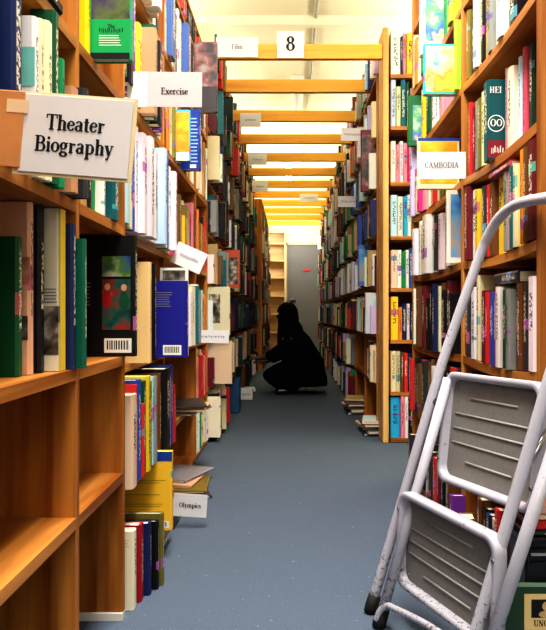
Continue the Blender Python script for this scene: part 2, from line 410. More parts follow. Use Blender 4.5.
# pale empty bookcase against the end wall
def endshelf():
    x0, x1, y0, y1 = -.50, -.07, 12.62, 12.88
    root = empty('bookcase', 'pale nearly empty bookcase standing against the end wall beside the grey door', 'bookcase', ((x0+x1)/2, y0, 0))
    o = root.location
    for a in (x0, x1-.03): bx('side_panel', PALEZ, a, a+.03, y0, y1, 0, 2.2, root, .002, o)
    for z in (.1, .42, .74, 1.06, 1.38, 1.68, 1.98, 2.18): bx('shelf', PALEX, x0+.03, x1-.03, y0, y1, z-.025, z, root, .001, o)
    bx('back_panel', PALEX, x0, x1, y1, y1+.01, 0, 2.2, root, 0, o)
endshelf()
# ------------------------------------------------------------------ beams bridging the aisle
for k in range(12):
    y = 4.07+.727*k if k else 4.168
    o = bx('wooden_beam', BEAM, -.56, .60 if k else .532, -.018, .018, 0, .085, None, .003)
    o.location = (random.uniform(-.01, .01) if k else 0, y, 2.216)
    if k == 2: o.rotation_euler.y = .006
    tag(o, '%s pine beam from the camera bridging the aisle between bookcase tops' % ORD[k+1], 'beam', 'pine beams across the aisle')

# ------------------------------------------------------------------ books
C = dict(white=(.86,.85,.83), cream=(.80,.70,.48), pale_yellow=(.88,.80,.45), yellow=(.88,.62,.04), orange=(.80,.28,.04), red=(.62,.04,.04),
 maroon=(.16,.02,.03), pink=(.85,.32,.45), magenta=(.75,.04,.30), purple=(.22,.06,.35), navy=(.02,.03,.12), blue=(.03,.10,.45), sky_blue=(.04,.50,.80),
 pale_blue=(.50,.72,.86), teal=(.01,.16,.20), green=(.02,.30,.10), dark_green=(.01,.10,.05), lime=(.35,.68,.06), olive=(.22,.18,.04), brown=(.18,.08,.03),
 tan=(.50,.33,.16), grey=(.30,.30,.30), charcoal=(.05,.05,.06), black=(.012,.012,.016), salmon=(.85,.48,.35), lilac=(.66,.60,.82))
SPECS = []; SEED = [1]
def Mside(side): return Matrix.Rotation(PI/2 if side < 0 else (-PI/2 if side > 0 else 0), 4, 'Z')
def spec(M, t, w, h, col, row=None, label=None, hero=None, kind='book', order=0, group=None, nopages=False):
    SEED[0] += 1
    p = M.translation
    if p.x > .42 and p.z > .03 and 1.6 < p.y < 3.21:      # the right bookcase's shelves sag between their uprights
        a_, b_ = (1.602, 2.279) if p.y < 2.294 else (2.309, 3.204)
        q = min(1, max(0, (p.y-a_)/(b_-a_))); M = Matrix.Translation((0, 0, .0022-.012*4*q*(1-q))) @ M
    c = C[col] if isinstance(col, str) else col[1]; cn = col if isinstance(col, str) else col[0]
    s = dict(M=M, t=t, w=w, h=h, c=c, cn=cn, row=row, label=label, hero=hero, kind=kind, seed=SEED[0], group=group)
    SPECS.append(s); return s
def cover_faces(bm, s, M=None):
    t, w, h = s['t'], s['w'], s['h']; b = .0025 if s['h'] < .5 else .003
    soft = s['seed'] % 3 == 0
    if soft: b = .0012
    ov = .003 if not soft else .0005
    prof = [(-t/2, w), (-t/2, .005), (-t*.30, 0), (t*.30, 0), (t/2, .005), (t/2, w), (t/2-b, w), (t/2-b, .008), (-t/2+b, .008), (-t/2+b, w)]
    uvl = bm.loops.layers.uv.get('UV') or bm.loops.layers.uv.new('UV'); cl = bm.loops.layers.float_color.get('Col') or bm.loops.layers.float_color.new('Col')
    vs = []
    rr = random.Random(s['seed']); c = tuple(max(0, min(1, x*rr.uniform(.88, 1.12))) for x in s['c'])
    lo = [bm.verts.new((x, y, 0)) for x, y in prof]; hi = [bm.verts.new((x, y, h)) for x, y in prof]
    n = len(prof); vs = lo+hi
    fl = []
    for i in range(n): fl.append((bm.faces.new((lo[i], lo[(i+1) % n], hi[(i+1) % n], hi[i])), 1 <= i <= 3))
    for q in ((0,1,8,9), (1,2,3,8), (3,4,7,8), (4,5,6,7)):
        fl.append((bm.faces.new([hi[i] for i in q]), False)); fl.append((bm.faces.new([lo[i] for i in q][::-1]), False))
    for f, sp in fl:
        f.material_index = 0
        for l in f.loops:
            co = l.vert.co
            l[uvl].uv = (s['seed'] + min(.995, max(.005, co.x/t+.5)), co.z/h) if sp else (s['seed']+.5, -3)
            l[cl] = (*c, 1)
    if M is not None:
        for v in vs: v.co = M @ v.co
    return b, ov
def page_faces(bm, s, M=None, mi=1):
    t, w, h = s['t'], s['w'], s['h']; b = .0026
    if s['seed'] % 3 == 0: b = .0013
    ov = .003
    box(bm, -t/2+b, t/2-b, .009, w-.004, ov, h-ov, mi, M)

def fill(side, xf, y0, y1, z, hmax, cols, row, tr=(.024, .048), hr=(.70, .97), proud=.012, order=False, gap=.0, wr=(.13, .19), lean=.12, rnd=None, tops=.0, depth=.26):
    """a shelf of books from y0 to y1 (or x0..x1 when side == 0)"""
    r = rnd or random.Random(hash(row) & 0xffff if False else sum(map(ord, row))+int(y0*1000)+int(z*100))
    y = y0; i = 0; ln = 0.0; M0 = Mside(side)
    while True:
        c = cols[i % len(cols)] if order else r.choice(cols)
        t = r.uniform(*tr)
        if isinstance(c, tuple) and len(c) >= 2 and not isinstance(c[1], tuple):  # noqa       # (colour, thickness[, height, proud])
            t = c[1]; hh = c[2] if len(c) > 2 else None; pr = c[3] if len(c) > 3 else None; c = c[0]
        else: hh = pr = None
        if r.random() < lean and hh is None: ln = r.choice((0, .06, -.05, .10))
        elif r.random() < .5: ln = 0
        h = min(hh, hmax) if hh else min(hmax*.98, hmax*r.uniform(*hr))
        ext = t + abs(math.sin(ln))*h*.35
        if y + ext > y1: break
        if gap and r.random() < gap:
            y += r.uniform(.02, .10); i += 1; continue
        p = pr if pr is not None else r.uniform(-.012, proud) - (.0)
        w = r.uniform(*wr)
        yc = y+ext/2
        if side: pos = Vector((side*(xf-p), yc, z+.0005))
        else: pos = Vector((yc, xf-p, z+.0005))
        M = Matrix.Translation(pos) @ M0 @ Matrix.Rotation(ln, 4, 'Y')
        if ln:   # keep the lower corner on the shelf
            M = Matrix.Translation((0, 0, abs(math.sin(ln))*t/2)) @ M
        spec(M, t-.001, w, h, c, row=row)
        if tops and r.random() < tops and hmax-h > .03 and t > .03:
            pass
        y += ext+.0012; i += 1
def lying(pos, side, t, w, h, c, yaw=0, **k):
    """book lying flat with its spine toward the aisle; pos = centre of the spine's lower edge"""
    M = Matrix.Translation(pos) @ Mside(side) @ Matrix.Rotation(yaw, 4, 'Z') @ Matrix.Translation((-h/2, 0, t/2)) @ Matrix.Rotation(PI/2, 4, 'Y')
    return spec(M, t, w, h, c, **k)
def stack(x, y, z, side, items, label=None, yaw=.0, r=None, **k):
    r = r or random.Random(int(x*999)+int(y*777))
    for (t, w, h, c) in items:
        lying((x+r.uniform(-.008, .008), y+r.uniform(-.01, .01), z), side, t, w, h, c, yaw+r.uniform(-.12, .12), **k)
        z += t+.0008
# hero book standing on a shelf: given the image extents of its camera-facing cover
def hero(side, x0, x1, ytop, Y, z, t, col, label, deco=None, ybase=None, roll=0, w=None):
    X0, X1 = (x0-CX)/F*Y, (x1-CX)/F*Y
    h = H-(ytop-CY)/F*Y - z
    if side < 0 and z == .644: h = min(h, .294)
    w = w or abs(X1-X0)
    sx = X1 if side < 0 else X0
    M = Matrix.Translation((sx, Y+t/2, z+.001)) @ Mside(side) @ Matrix.Rotation(roll, 4, 'Y')
    return spec(M, t, w, h, col, label=label, hero=deco or True)
# --- decorations on the camera-facing cover (face towards -Y of the world)
def face_frame(s, side):
    """matrix mapping (u right, v up) on the camera-facing board -> book local"""
    t, w = s['t'], s['w']
    if side < 0:  # left bookcase: local -x faces the camera; spine (y=0) is on the right
        return lambda u, v: Vector((-t/2-.0008, w*(1-u), s['h']*v))
    return lambda u, v: Vector((t/2+.0008, w*u, s['h']*v))
def patch(root, s, side, u0, u1, v0, v1, mat, name='cover_picture', off=0):
    fr = face_frame(s, side); bm = bmesh.new()
    sg = -1 if side < 0 else 1
    q = [fr(u0, v0), fr(u1, v0), fr(u1, v1), fr(u0, v1)]
    for p in q: p.x += sg*off
    bm.faces.new([bm.verts.new(p) for p in q])
    return link(name, bm, mat, root)
def lines(root, s, side, u0, u1, vs, dv, mat, name='printed_lines', off=0, words=1):
    fr = face_frame(s, side); bm = bmesh.new(); sg = -1 if side < 0 else 1; r = random.Random(3)
    for v in vs:
        e = u1-(u1-u0)*r.uniform(0, .25)
        q = [fr(u0, v), fr(e, v), fr(e, v+dv), fr(u0, v+dv)]
        for p in q: p.x += sg*off
        bm.faces.new([bm.verts.new(p) for p in q])
    return link(name, bm, mat, root)
def barcode(root, s, side, u0, u1, v0, v1):
    patch(root, s, side, u0, u1, v0, v1, WHITEP, 'barcode_label', .0002)
    fr = face_frame(s, side); bm = bmesh.new(); sg = -1 if side < 0 else 1
    u = u0+(u1-u0)*.1; r = random.Random(5)
    while u < u1-(u1-u0)*.12:
        d = (u1-u0)*r.choice((.02, .035, .05))
        q = [fr(u, v0+(v1-v0)*.22), fr(u+d, v0+(v1-v0)*.22), fr(u+d, v0+(v1-v0)*.85), fr(u, v0+(v1-v0)*.85)]
        for p in q: p.x += sg*.0005
        bm.faces.new([bm.verts.new(p) for p in q]); u += d*1.9
    link('barcode', bm, INK, root)
def ftext(root, s, side, u, v, size, ls, mat, name='title_lettering', spacing=1.3):
    bm = bmesh.new(); text_bm(bm, ls, size, spacing, y=-.0008)
    o = link(name, bm, mat, root)
    fr = face_frame(s, side); p = fr(u, v)
    o.matrix_basis = Matrix.Translation(p) @ Matrix.Rotation(-PI/2 if side < 0 else PI/2, 4, 'Z')
    return o
PIC_NIGHT = picture_mat('night_stage_picture', [(.01,.01,.03), (.02,.12,.10), (.30,.04,.03), (.65,.45,.30)], 14)
PIC_LANDS = picture_mat('landscape_picture', [(.01,.02,.08), (.05,.12,.25), (.10,.22,.03), (.5,.5,.4)], 18)
PIC_GARDEN = picture_mat('garden_picture', [(.04,.06,.02), (.14,.20,.08), (.08,.05,.16), (.6,.6,.55)], 16)
PIC_KIDS = picture_mat('bright_illustration', [(.02,.45,.50), (.9,.8,.5), (.9,.35,.06), (.95,.8,.1)], 14)
PIC_KIDS2 = picture_mat('pale_illustration', [(.8,.8,.75), (.2,.5,.25), (.1,.2,.6), (.85,.7,.3)], 18)
PIC_SUN = picture_mat('sunset_illustration', [(.9,.6,.05), (.95,.30,.02), (.98,.75,.1)], 10)
PIC_BW = picture_mat('grey_portrait', [(.01,.01,.01), (.15,.13,.11), (.6,.55,.5)], 30)
PIC_RED = picture_mat('red_picture', [(.3,.02,.02), (.75,.45,.35), (.55,.06,.04)], 22)
PIC_SKY = picture_mat('blue_picture', [(.05,.20,.55), (.15,.4,.7), (.6,.35,.10), (.2,.1,.03)], 8)
PIC_DARK = picture_mat('dark_photo', [(.01,.01,.012), (.06,.055,.06), (.28,.10,.10), (.35,.33,.32)], 16)
GREENP = plain('green_panel', (.01, .42, .13), .4, var=.05)
GOLD = plain('cream_panel', (.75, .58, .28), .5, var=.08)
STICKER = plain('sticker_white', (.8, .8, .76), .5, var=.04)
YELP = plain('yellow_print', (.8, .6, .05), .4, var=.04)
BLUEP = plain('blue_print', (.02, .07, .35), .4, var=.05)
# ---- left near bookcase, shelf with the black book
zL = .644
hero(-1, -40, 18, 237, 1.185, zL, .022, 'dark_green', 'dark green hardback leftmost on the near left shelf, in front of the salmon book')
def d1(r, s):
    patch(r, s, -1, .35, 1, .52, .68, PIC_RED); patch(r, s, -1, .80, .97, .20, .34, PIC_BW, 'cover_picture')
hero(-1, -40, 30, 190, 1.222, zL, .020, 'salmon', 'salmon pink book with a small red picture behind the dark green hardback', d1)
hero(-1, -10, 40, 190, 1.258, zL, .026, 'black', 'tall black hardback between the salmon book and the cream book')
def d2(r, s):
    patch(r, s, -1, .66, .97, .10, .40, PIC_BW, 'cover_picture'); lines(r, s, -1, .66, .96, [.42+.02*i for i in range(5)], .007, GREYINK)
s = hero(-1, 12, 60, 197, 1.30, zL, .030, ('cream', (.80,.74,.60)), 'tall cream book with a yellow spine on the near left shelf', None)
def d2b(r, s):
    d2(r, s)
    bm = bmesh.new(); box(bm, -s['t']/2, s['t']/2, -.0006, .0, 0, s['h']); link('yellow_spine', bm, YELP, r)
s['hero'] = d2b
hero(-1, 30, 73, 224, 1.338, zL, .022, 'navy', 'navy blue cloth hardback between the yellow-spined and bright green books')
hero(-1, 40, 85, 239, 1.364, zL, .014, ('green', (.01,.16,.09)), 'green hardback with a pale edge beside the black barcoded book')
def d3(r, s):
    patch(r, s, -1, .40, .92, .76-.10, .83, PIC_LANDS, 'cover_picture'); patch(r, s, -1, .40, .92, .22, .64, PIC_NIGHT, 'cover_picture', .0001)
    fr = face_frame(s, -1)
    for nm_, col_, els in (('printed_faces', (.65,.35,.22), ((.50, .575, .055, .030), (.80, .57, .055, .030))), ('printed_coats', (.40,.02,.03), ((.49, .47, .085, .075),)), ('printed_suit', (.01,.10,.05), ((.80, .46, .085, .080),))):
        bm = bmesh.new()
        for (cu, cv, ru, rv) in els:
            bm.faces.new([bm.verts.new(fr(cu+ru*math.cos(k*PI/6), cv+rv*math.sin(k*PI/6)) + Vector((-.0006, 0, 0))) for k in range(12)])
        link(nm_, bm, plain(nm_, col_, .4, var=.3, scale=60), r)
    lines(r, s, -1, .03, .20, [.42, .45, .48, .51, .54, .57, .60], .010, GREYINK)
    barcode(r, s, -1, .44, .94, .03, .15)
hero(-1, 80, 135, 236, 1.742, zL, .030, 'black', 'black paperback back cover with colour pictures and barcode jutting from the left shelf', d3)
# filler on the rest of that shelf
# ---- shelf above (behind the Theater Biography sign)
z1 = .963
hero(-1, -70, 14, -30, 1.02, z1, .035, ('dark blue', (.01,.03,.14)), 'big dark blue hardback at the top left corner above the Theater Biography sign')
def d4(r, s): patch(r, s, -1, .55, 1, .55, .80, plain('pale_teal_print', (.25, .60, .55), .4), 'cover_band'); patch(r, s, -1, .6, 1, .0, .5, plain('pale_grey_print', (.45, .42, .38), .4), 'cover_band')
hero(-1, 2, 35, 16, 1.10, z1, .020, 'white', 'white paperback with a pale teal band above the Theater Biography sign', d4)
hero(-1, 22, 41, 18, 1.135, z1, .016, 'cream', 'slim cream paperback standing between the teal-banded and dark green books')
hero(-1, 24, 48, 20, 1.155, z1, .024, ('pale yellow', (.85,.78,.52)), 'pale yellow paperback left of the dark green spine above the sign')
hero(-1, 30, 55, 10, 1.19, z1, .022, 'dark_green', 'tall blackish green hardback above the Theater Biography sign')
hero(-1, 40, 62, 58, 1.225, z1, .018, ('green', (.01,.28,.12)), 'short green paperback with a pale top above the sign')
hero(-1, 45, 74, 86, 1.27, z1, .030, 'tan', 'small tan paperback just above the top edge of the Theater Biography sign')
hero(-1, 60, 86, 88, 1.335, z1, .022, 'charcoal', 'small charcoal paperback just above the sign by the pine divider')
fill(-1, LNX+.012, 1.395, 1.755, z1, .24, [('green', .03), ('cream', .03), ('tan', .035), ('black', .02), ('charcoal', .02), ('green', .018), ('white', .022), ('purple', .022), ('salmon', .02), ('teal', .05, .20, .02), ('blue', .03)], 'fourth shelf, nearest left bookcase', order=True)
# ---- next: green cover with text sticking out at top
z2 = 1.275
def d5(r, s):
    patch(r, s, -1, 0, .97, .0, .05, INK, 'cover_band', .0003)
    patch(r, s, -1, .04, .97, .05, .33, GREENP, 'cover_panel', .0002); patch(r, s, -1, .04, .97, .33, .98, PIC_GARDEN, 'cover_picture')
    ftext(r, s, -1, .52, .27, .008, ['The', 'Uncommon'] if False else ['The', 'SeaSon'.replace('n', 'm')] if False else ['The'], INK)
    bm = bmesh.new(); squiggle(bm, .05, .010, 9, seed=2); o = link('title_lettering', bm, INK, r)
    o.matrix_basis = Matrix.Translation(face_frame(s, -1)(.52, .235)) @ Matrix.Rotation(-PI/2, 4, 'Z')
    lines(r, s, -1, .22, .80, [.11, .13, .15, .17, .19], .007, WHITEP, off=.0004)
hero(-1, 90, 131, -60, 1.49, z2, .030, ('bright green', (.02,.4,.14)), 'bright green book back cover with a garden photo jutting out at top left', d5)
hero(-1, 50, 88, -40, 1.455, z2, .020, ('bright yellow', (.85,.75,.02)), 'yellow paperback beside the bright green back cover at top left')
stack(-.40, 1.15, z2, -1, [(.022, .17, .24, 'black')], label='black book lying flat on the upper left shelf above the sign', hero=True)
fill(-1, LNX+.05, 1.62, 1.755, z2, .18, ['black', 'grey', 'charcoal', 'cream'], 'fifth shelf, nearest left bookcase')
fill(-1, LNX+.01, 1.02, 1.37, 1.60, .28, ['black', 'cream', 'green', 'red'], 'sixth shelf, nearest left bookcase')
# ---- left middle bookcase
nmLM = lambda k: '%s, left bookcase past the empty shelves' % k
MIX = ['white', 'cream', 'black', 'navy', 'red', 'green', 'brown', 'grey', 'pale_blue', 'dark_green', 'maroon', 'tan', 'charcoal', 'orange', 'blue']
z = .60
s = hero(-1, 120, 150, 262, 2.14, z, .03, ('cream orange', (.85,.60,.28)), 'cream-orange paperback between the black and blue barcoded books')
hero(-1, 130, 155, 264, 2.25, z, .025, 'black', 'thin black book edge left of the blue barcoded back cover')
def d6(r, s):
    lines(r, s, -1, .06, .60, [.66, .69, .72, .75, .78, .81, .84][:7], .010, GREYINK); barcode(r, s, -1, .35, .85, .03, .16)
    bm = bmesh.new(); box(bm, -s['t']/2-.0005, s['t']/2, s['w']-.004, s['w']+.001, 0, s['h']); link('white_edge', bm, WHITEP, r)
hero(-1, 150, 187, 281, 2.42, z, .03, ('royal blue', (.02,.025,.30)), 'royal blue back cover with white text and barcode jutting from left shelf', d6)
def d7(r, s): patch(r, s, -1, .1, .9, .86, .97, PIC_BW)
hero(-1, 160, 188, 268, 2.50, z, .02, 'white', 'white paperback with grey picture strip just behind the royal blue book', d7)
fill(-1, LMX-.02, 2.55, 2.70, z, .30, ['white', 'cream'], nmLM('third shelf'))
fill(-1, LMX-.03, 2.74, 3.61, z, .31, [('white', .06), ('dark_green', .03), ('teal', .03), ('grey', .04), ('white', .05), ('cream', .05), ('white', .04)], nmLM('third shelf'), order=True)
fill(-1, LMX, 3.66, 4.10, z, .30, MIX, nmLM('third shelf'))
# fourth shelf (0.98): mostly white and pale tall books
s4 = [('pale_blue', .05, .32, .05), ('cream', .04, .33, .04), ('pale_yellow', .035, .34, .035), ('white', .035, .32, .03), ('blue', .03, .33, .03), ('white', .045, .30, .03), ('white', .05, .29, .045), ('salmon', .03, .28, .02), ('white', .06, .30, .05), ('white', .055, .27, .05), ('cream', .03, .25, .02), ('white', .05, .27, .02), ('cream', .04, .24, .02)]
fill(-1, LMX-.01, 1.83, 2.70, .98, .34, s4, nmLM('fourth shelf'), order=True, lean=0)
fill(-1, LMX, 2.74, 3.61, .98, .33, [('cream', .05, .28), ('tan', .04, .26), ('cream', .05, .27), ('magenta', .06, .24), ('pink', .04, .30), ('black', .04, .24), ('brown', .05, .27), ('red', .04, .22), ('orange', .05, .22), ('yellow', .03, .2), ('olive', .05, .25)], nmLM('fourth shelf'), order=True, lean=0)
fill(-1, LMX, 3.66, 4.10, .98, .33, ['olive', 'orange', 'black', 'red', 'pale_blue'], nmLM('fourth shelf'))
# fifth shelf (1.38)
s5 = [('tan', .05, .27, .04), ('dark_green', .05, .30, .03), ('green', .03, .30), ('black', .05, .28, .03), ('white', .03, .26), ('purple', .035, .31, .02), ('white', .05, .30), ('pale_blue', .04, .30), ('yellow', .05, .25), ('white', .04, .27)]
fill(-1, LMX-.01, 1.83, 2.70, 1.38, .34, s5, nmLM('fifth shelf'), order=True, lean=0)
def d8(r, s): patch(r, s, -1, .10, .95, .18, .95, PIC_SUN); patch(r, s, -1, .1, .95, .0, .16, STICKER, 'price_sticker')
hero(-1, 170, 190, 110, 2.98, 1.38, .03, ('sky blue', (.1,.45,.8)), 'light blue book with a yellow picture under the Exercise sign', d8)
def dZ(r, s):
    lines(r, s, -1, .62, .92, [.12+.06*i for i in range(13)], .022, plain('pale_blue_print', (.35, .55, .85), .5), 'printed_blocks'); patch(r, s, -1, .58, .84, .02, .08, STICKER, 'price_sticker')
hero(-1, 176, 200, 110, 3.16, 1.38, .05, ('deep blue', (.01,.05,.32)), 'tall deep blue book under the right end of the Exercise sign', dZ)
fill(-1, LMX, 2.74, 3.61, 1.38, .34, [('brown', .04), ('orange', .05), ('cream', .05), ('white', .04), ('olive', .04), ('charcoal', .04), ('cream', .04)], nmLM('fifth shelf'), order=True)
fill(-1, LMX, 3.66, 4.10, 1.38, .34, ['orange', 'cream', 'white', 'tan', 'grey'], nmLM('fifth shelf'))
# sixth shelf (1.75)
s6 = [('white', .05, .28, .04), ('salmon', .035, .29, .03), ('white', .06, .30, .05), ('salmon', .04, .29, .03), ('dark_green', .05, .24), ('pale_yellow', .04, .29), ('white', .04, .28), ('black', .05, .22), ('cream', .05, .26)]
fill(-1, LMX, 1.83, 2.66, 1.75, .30, s6, nmLM('sixth shelf'), order=True, lean=0)
fill(-1, LMX, 2.74, 3.61, 1.75, .30, [('cream', .05, .31), (('denim blue', (.06,.12,.36)), .08, .30, .02), ('pink', .05, .28), ('white', .04, .30), ('grey', .05), ('black', .05), ('white', .05, .31), ('pale_blue', .05, .31)], nmLM('sixth shelf'), order=True)
fill(-1, LMX, 3.66, 4.10, 1.75, .30, ['black', 'charcoal', 'grey', 'white'], nmLM('sixth shelf'))
fill(-1, LMX, 1.83, 4.10, 2.08, .10, ['black', 'charcoal', 'red'], nmLM('top shelf'), hr=(.8, .95))
def d9(r, s): patch(r, s, -1, .0, 1, .36, 1.0, PIC_DARK)
hero(-1, 194, 217, 42, 3.58, 1.83-.08+.0, .04, 'charcoal', 'big dark grey photo cover sticking out high on the left bookcase', d9)
# second shelf (.30) : tall row by the empty bookcase
s2 = [('cream', .06, .24, .075), ('red', .025, .26, .07), ('blue', .05, .27, .07), ('red', .025, .20, .075), ('dark_green', .035, .26, .07), ('yellow', .045, .27, .075), ('dark_green', .04, .25, .07), ('pale_blue', .03, .26, .07), ('grey', .03, .26, .075), ('salmon', .025, .25, .07), ('maroon', .03, .26, .07), ('brown', .03, .26, .07), ('black', .09, .275, .085)]
fill(-1, LMX, 1.83, 2.55, .30, .272, s2, nmLM('second shelf'), order=True, lean=0)
stack(-.395, 2.10, .578-.002, -1, [(.012, .18, .26, 'cream')], label='cream magazine lying across the tops of the second-shelf books on the left', hero=True) if False else None
# magazines on the second shelf further on
r = random.Random(4)
for k in range(5):
    lying((-.40+.012*(k % 3), 3.28+.02*(k % 2), .3005+.0095*k), -1, .008, .22, .29, ['grey', 'white', 'salmon', 'white', 'charcoal'][k], yaw=.1*(k-2), label='%s magazine up in the loose pile on the second left shelf' % ORD[k+1], hero=True, group='magazines piled on the second left shelf', kind='magazine')
fill(-1, LMX, 3.66, 4.10, .30, .28, ['white', 'pink', 'cream', 'red'], nmLM('second shelf'))
# floor books at the foot of that bookcase
def floorbook(xr, yb, ytop, t, w, col, label, deco=None, dz=0):
    Y = (H-dz)*F/(yb-CY); X = (xr-CX)/F*Y; h = (yb-ytop)/F*Y
    M = Matrix.Translation((X, Y+t/2, dz+.001)) @ Mside(-1)
    return spec(M, t, w, h, col, label=label, hero=deco or True)
def dA(r, s): lines(r, s, -1, .5, .95, [.8, .84, .88], .012, GOLD)
floorbook(134, 611, 532, .035, .13, ('cream white', (.78,.74,.64)), 'cream white book standing foremost on the carpet by the left bookcase end', dA)
floorbook(141, 603, 526, .040, .15, 'maroon' if False else ('dark red', (.35,.01,.03)), 'dark red book standing on the carpet behind the cream one')
floorbook(150, 596, 524, .028, .15, 'navy', 'navy hardback standing on the carpet behind the dark red book')
floorbook(158, 590, 522, .020, .16, 'black', 'black hardback standing on the carpet in front of the olive book')
floorbook(163, 586, 514, .022, .17, 'olive', 'olive brown book standing last in the floor row on the left')
# pile under the yellow cover
lying((-.40, 2.24, .001), -1, .040, .2, .26, ('white', C['white']), label='white book lying flat lowest under the yellow book on the carpet', hero=True)
lying((-.385, 2.23, .042), -1, .040, .2, .28, ('mustard', (.45,.30,.06)), label='mustard book lying flat directly beneath the upright yellow book', hero=True)
def dB(r, s):
    patch(r, s, -1, 0, 1, .88, 1.0, BLUEP, 'cover_band'); barcode(r, s, -1, .55, .95, .03, .12)
    lines(r, s, -1, .1, .9, [.20, .30, .33, .45, .60, .63], .008, plain('brown_ink', (.45, .3, .03), .5))
hero(-1, 124, 172, 452, 2.20, .085, .03, ('yellow', (.86,.60,.06)), 'yellow back cover with a blue top band standing low at left', dB, w=.17)
# magazines on the floor further along the left
for k in range(4):
    lying((-.35+.02*(k % 2)-.02*k, 3.05+.03*k, .001+.0125*k), -1, .011, .21, .28, ['charcoal', 'olive', 'salmon', 'grey'][k], yaw=.25-.2*k, label='%s magazine up in the pile on the carpet past the Olympics sign' % ORD[k+1], hero=True, group='magazines piled on the carpet at left', kind='magazine')
for k in range(3):
    lying((-.40-.02*k, 2.62+.02*k, .001+.028*k), -1, .026, .2, .26, ['charcoal', 'black', 'grey'][k], yaw=.1*k, label='%s dark book up in the pile behind the Olympics sign' % ORD[k+1], hero=True, group='dark books piled behind the Olympics sign')
fill(-1, LMX, 3.68, 4.10, .03, .22, ['cream', 'white', 'black', 'green'], nmLM('bottom shelf'))
# ---- far left
FCOL = ['black', 'charcoal', 'charcoal', 'grey', 'brown', 'cream', 'navy', 'maroon', 'dark_green', 'white', 'olive', 'red', 'tan', 'black', 'teal', 'cream']
LV = ['bottom shelf', 'second shelf', 'third shelf', 'fourth shelf', 'fifth shelf', 'sixth shelf', 'seventh shelf', 'eighth shelf']
for k, (a, b) in enumerate(FARL):
    for j, z in enumerate(FL):
        if k == 0 and j == 0:
            fill(-1, LMX-.05, a+.03, b-.03, z, .26, [('white', .03), ('black', .05), ('cream', .04), ('red', .03), ('charcoal', .06)], '%s, first far left bookcase' % LV[j], order=True, proud=.03); continue
        fill(-1, LMX, a+.03, b-.03, z, .262, FCOL + (['cream', 'white']*3 if j in (2, 1) and k < 1 else []), '%s, %s far left bookcase' % (LV[j], ORD[k+1]), proud=.075 if j or k > 2 else 0, gap=.05, tr=(.022, .05), hr=(.62, .98))
    fill(-1, LMX, a+.02, b-.02, 2.217, .28, FCOL, 'top of %s far left bookcase' % ORD[k+1], proud=.05, gap=.25, hr=(.6, .95))
for j, z in enumerate(FL):
    for (a, b) in ((9.27, 9.98), (10.02, 10.78), (10.82, 11.58), (11.62, 12.36)):
        fill(-1, .36, a, b, z, .262, FCOL, '%s, last left bookcase' % LV[j], proud=.03, tr=(.03, .06))
def dC(r, s): patch(r, s, -1, .18, .62, .25, .85, PIC_BW)
hero(-1, 204, 230, 287, 4.19, .62, .03, ('pale cream', (.78,.72,.50)), 'pale cream cover with a small dark photo above the long left sign', dC)
def dC2(r, s): lines(r, s, -1, .3, .9, [.5, .65, .8], .01, GOLD)
hero(-1, 205, 232, 341, 4.26, .33, .03, ('pale cream', (.70,.62,.42)), 'pale cream cover directly below the long left sign', dC2)
def dD(r, s): patch(r, s, -1, .3, .9, .1, .8, PIC_BW)
hero(-1, 220, 240, 250, 4.95, .92, .03, ('coral', (.65,.12,.06)), 'coral book cover with a grey picture jutting from the far left shelves', dD)
hero(-1, 217, 233, 97, 4.85, 1.98, .04, ('dark green', (.01,.05,.04)), 'dark green upright book high on the far left bookcase tops')
def dE(r, s): patch(r, s, -1, .1, .9, .1, .9, PIC_KIDS2)
hero(-1, 228, 246, 378, 5.4, .03, .03, 'blue', 'blue cover on the floor-level shelf far left') if False else None
# ---- end-cap bookcase rows (spines face the camera)
def ecrow(z, items, name, hmax=.27):
    x = .584
    for i, (c, t, h) in enumerate(items):
        rr = random.Random(i+int(z*100))
        M = Matrix.Translation((x+t/2, EY+.012+rr.uniform(-.01, .01), z+.0005)) @ Matrix.Rotation(0 if i else 0, 4, 'Y')
        spec(M, t-.001, .15, h, c, row=name); x += t+.001
    fill(0, EY+.01, x, 1.21, z, hmax, MIX, name)
nmE = lambda k: '%s, camera-facing right bookcase' % k
ecrow(EC_L[0], [('sky_blue', .055, .235), ('pink', .022, .26), ('white', .022, .24), ('black', .05, .2)], nmE('bottom shelf'))
ecrow(EC_L[1], [('pale_yellow', .03, .235), ('cream', .025, .235), ('brown', .015, .23), ('red', .025, .225), ('navy', .02, .22), ('charcoal', .018, .22), ('cream', .02, .21)], nmE('second shelf'))
ecrow(EC_L[2], [('yellow', .042, .25), ('orange', .022, .19), ('navy', .025, .21), ('white', .02, .21), ('navy', .018, .20), ('white', .02, .19), ('pale_yellow', .02, .2)], nmE('third shelf'))
ecrow(EC_L[3], [('cream', .035, .22), ('white', .025, .22), ('green', .022, .21), ('white', .02, .22), ('blue', .025, .23), ('brown', .02, .24)], nmE('fourth shelf'))
ecrow(EC_L[4], [('pale_blue', .04, .24), ('white', .03, .23), ('sky_blue', .022, .23), ('white', .025, .24), ('lime', .02, .22)], nmE('fifth shelf'))
ecrow(EC_L[5], [('white', .03, .24), ('pink', .02, .22), ('white', .022, .24), ('pink', .025, .23), ('magenta', .02, .24)], nmE('sixth shelf'))
ecrow(EC_L[6], [('pale_blue', .03, .27), ('cream', .025, .23), ('teal', .03, .27), ('dark_green', .02, .26), ('grey', .02, .22)], nmE('seventh shelf'))
ecrow(EC_L[7], [('white', .055, .26), ('navy', .012, .22), ('pink', .02, .24), ('yellow', .045, .24), ('tan', .03, .22)], nmE('top shelf'))
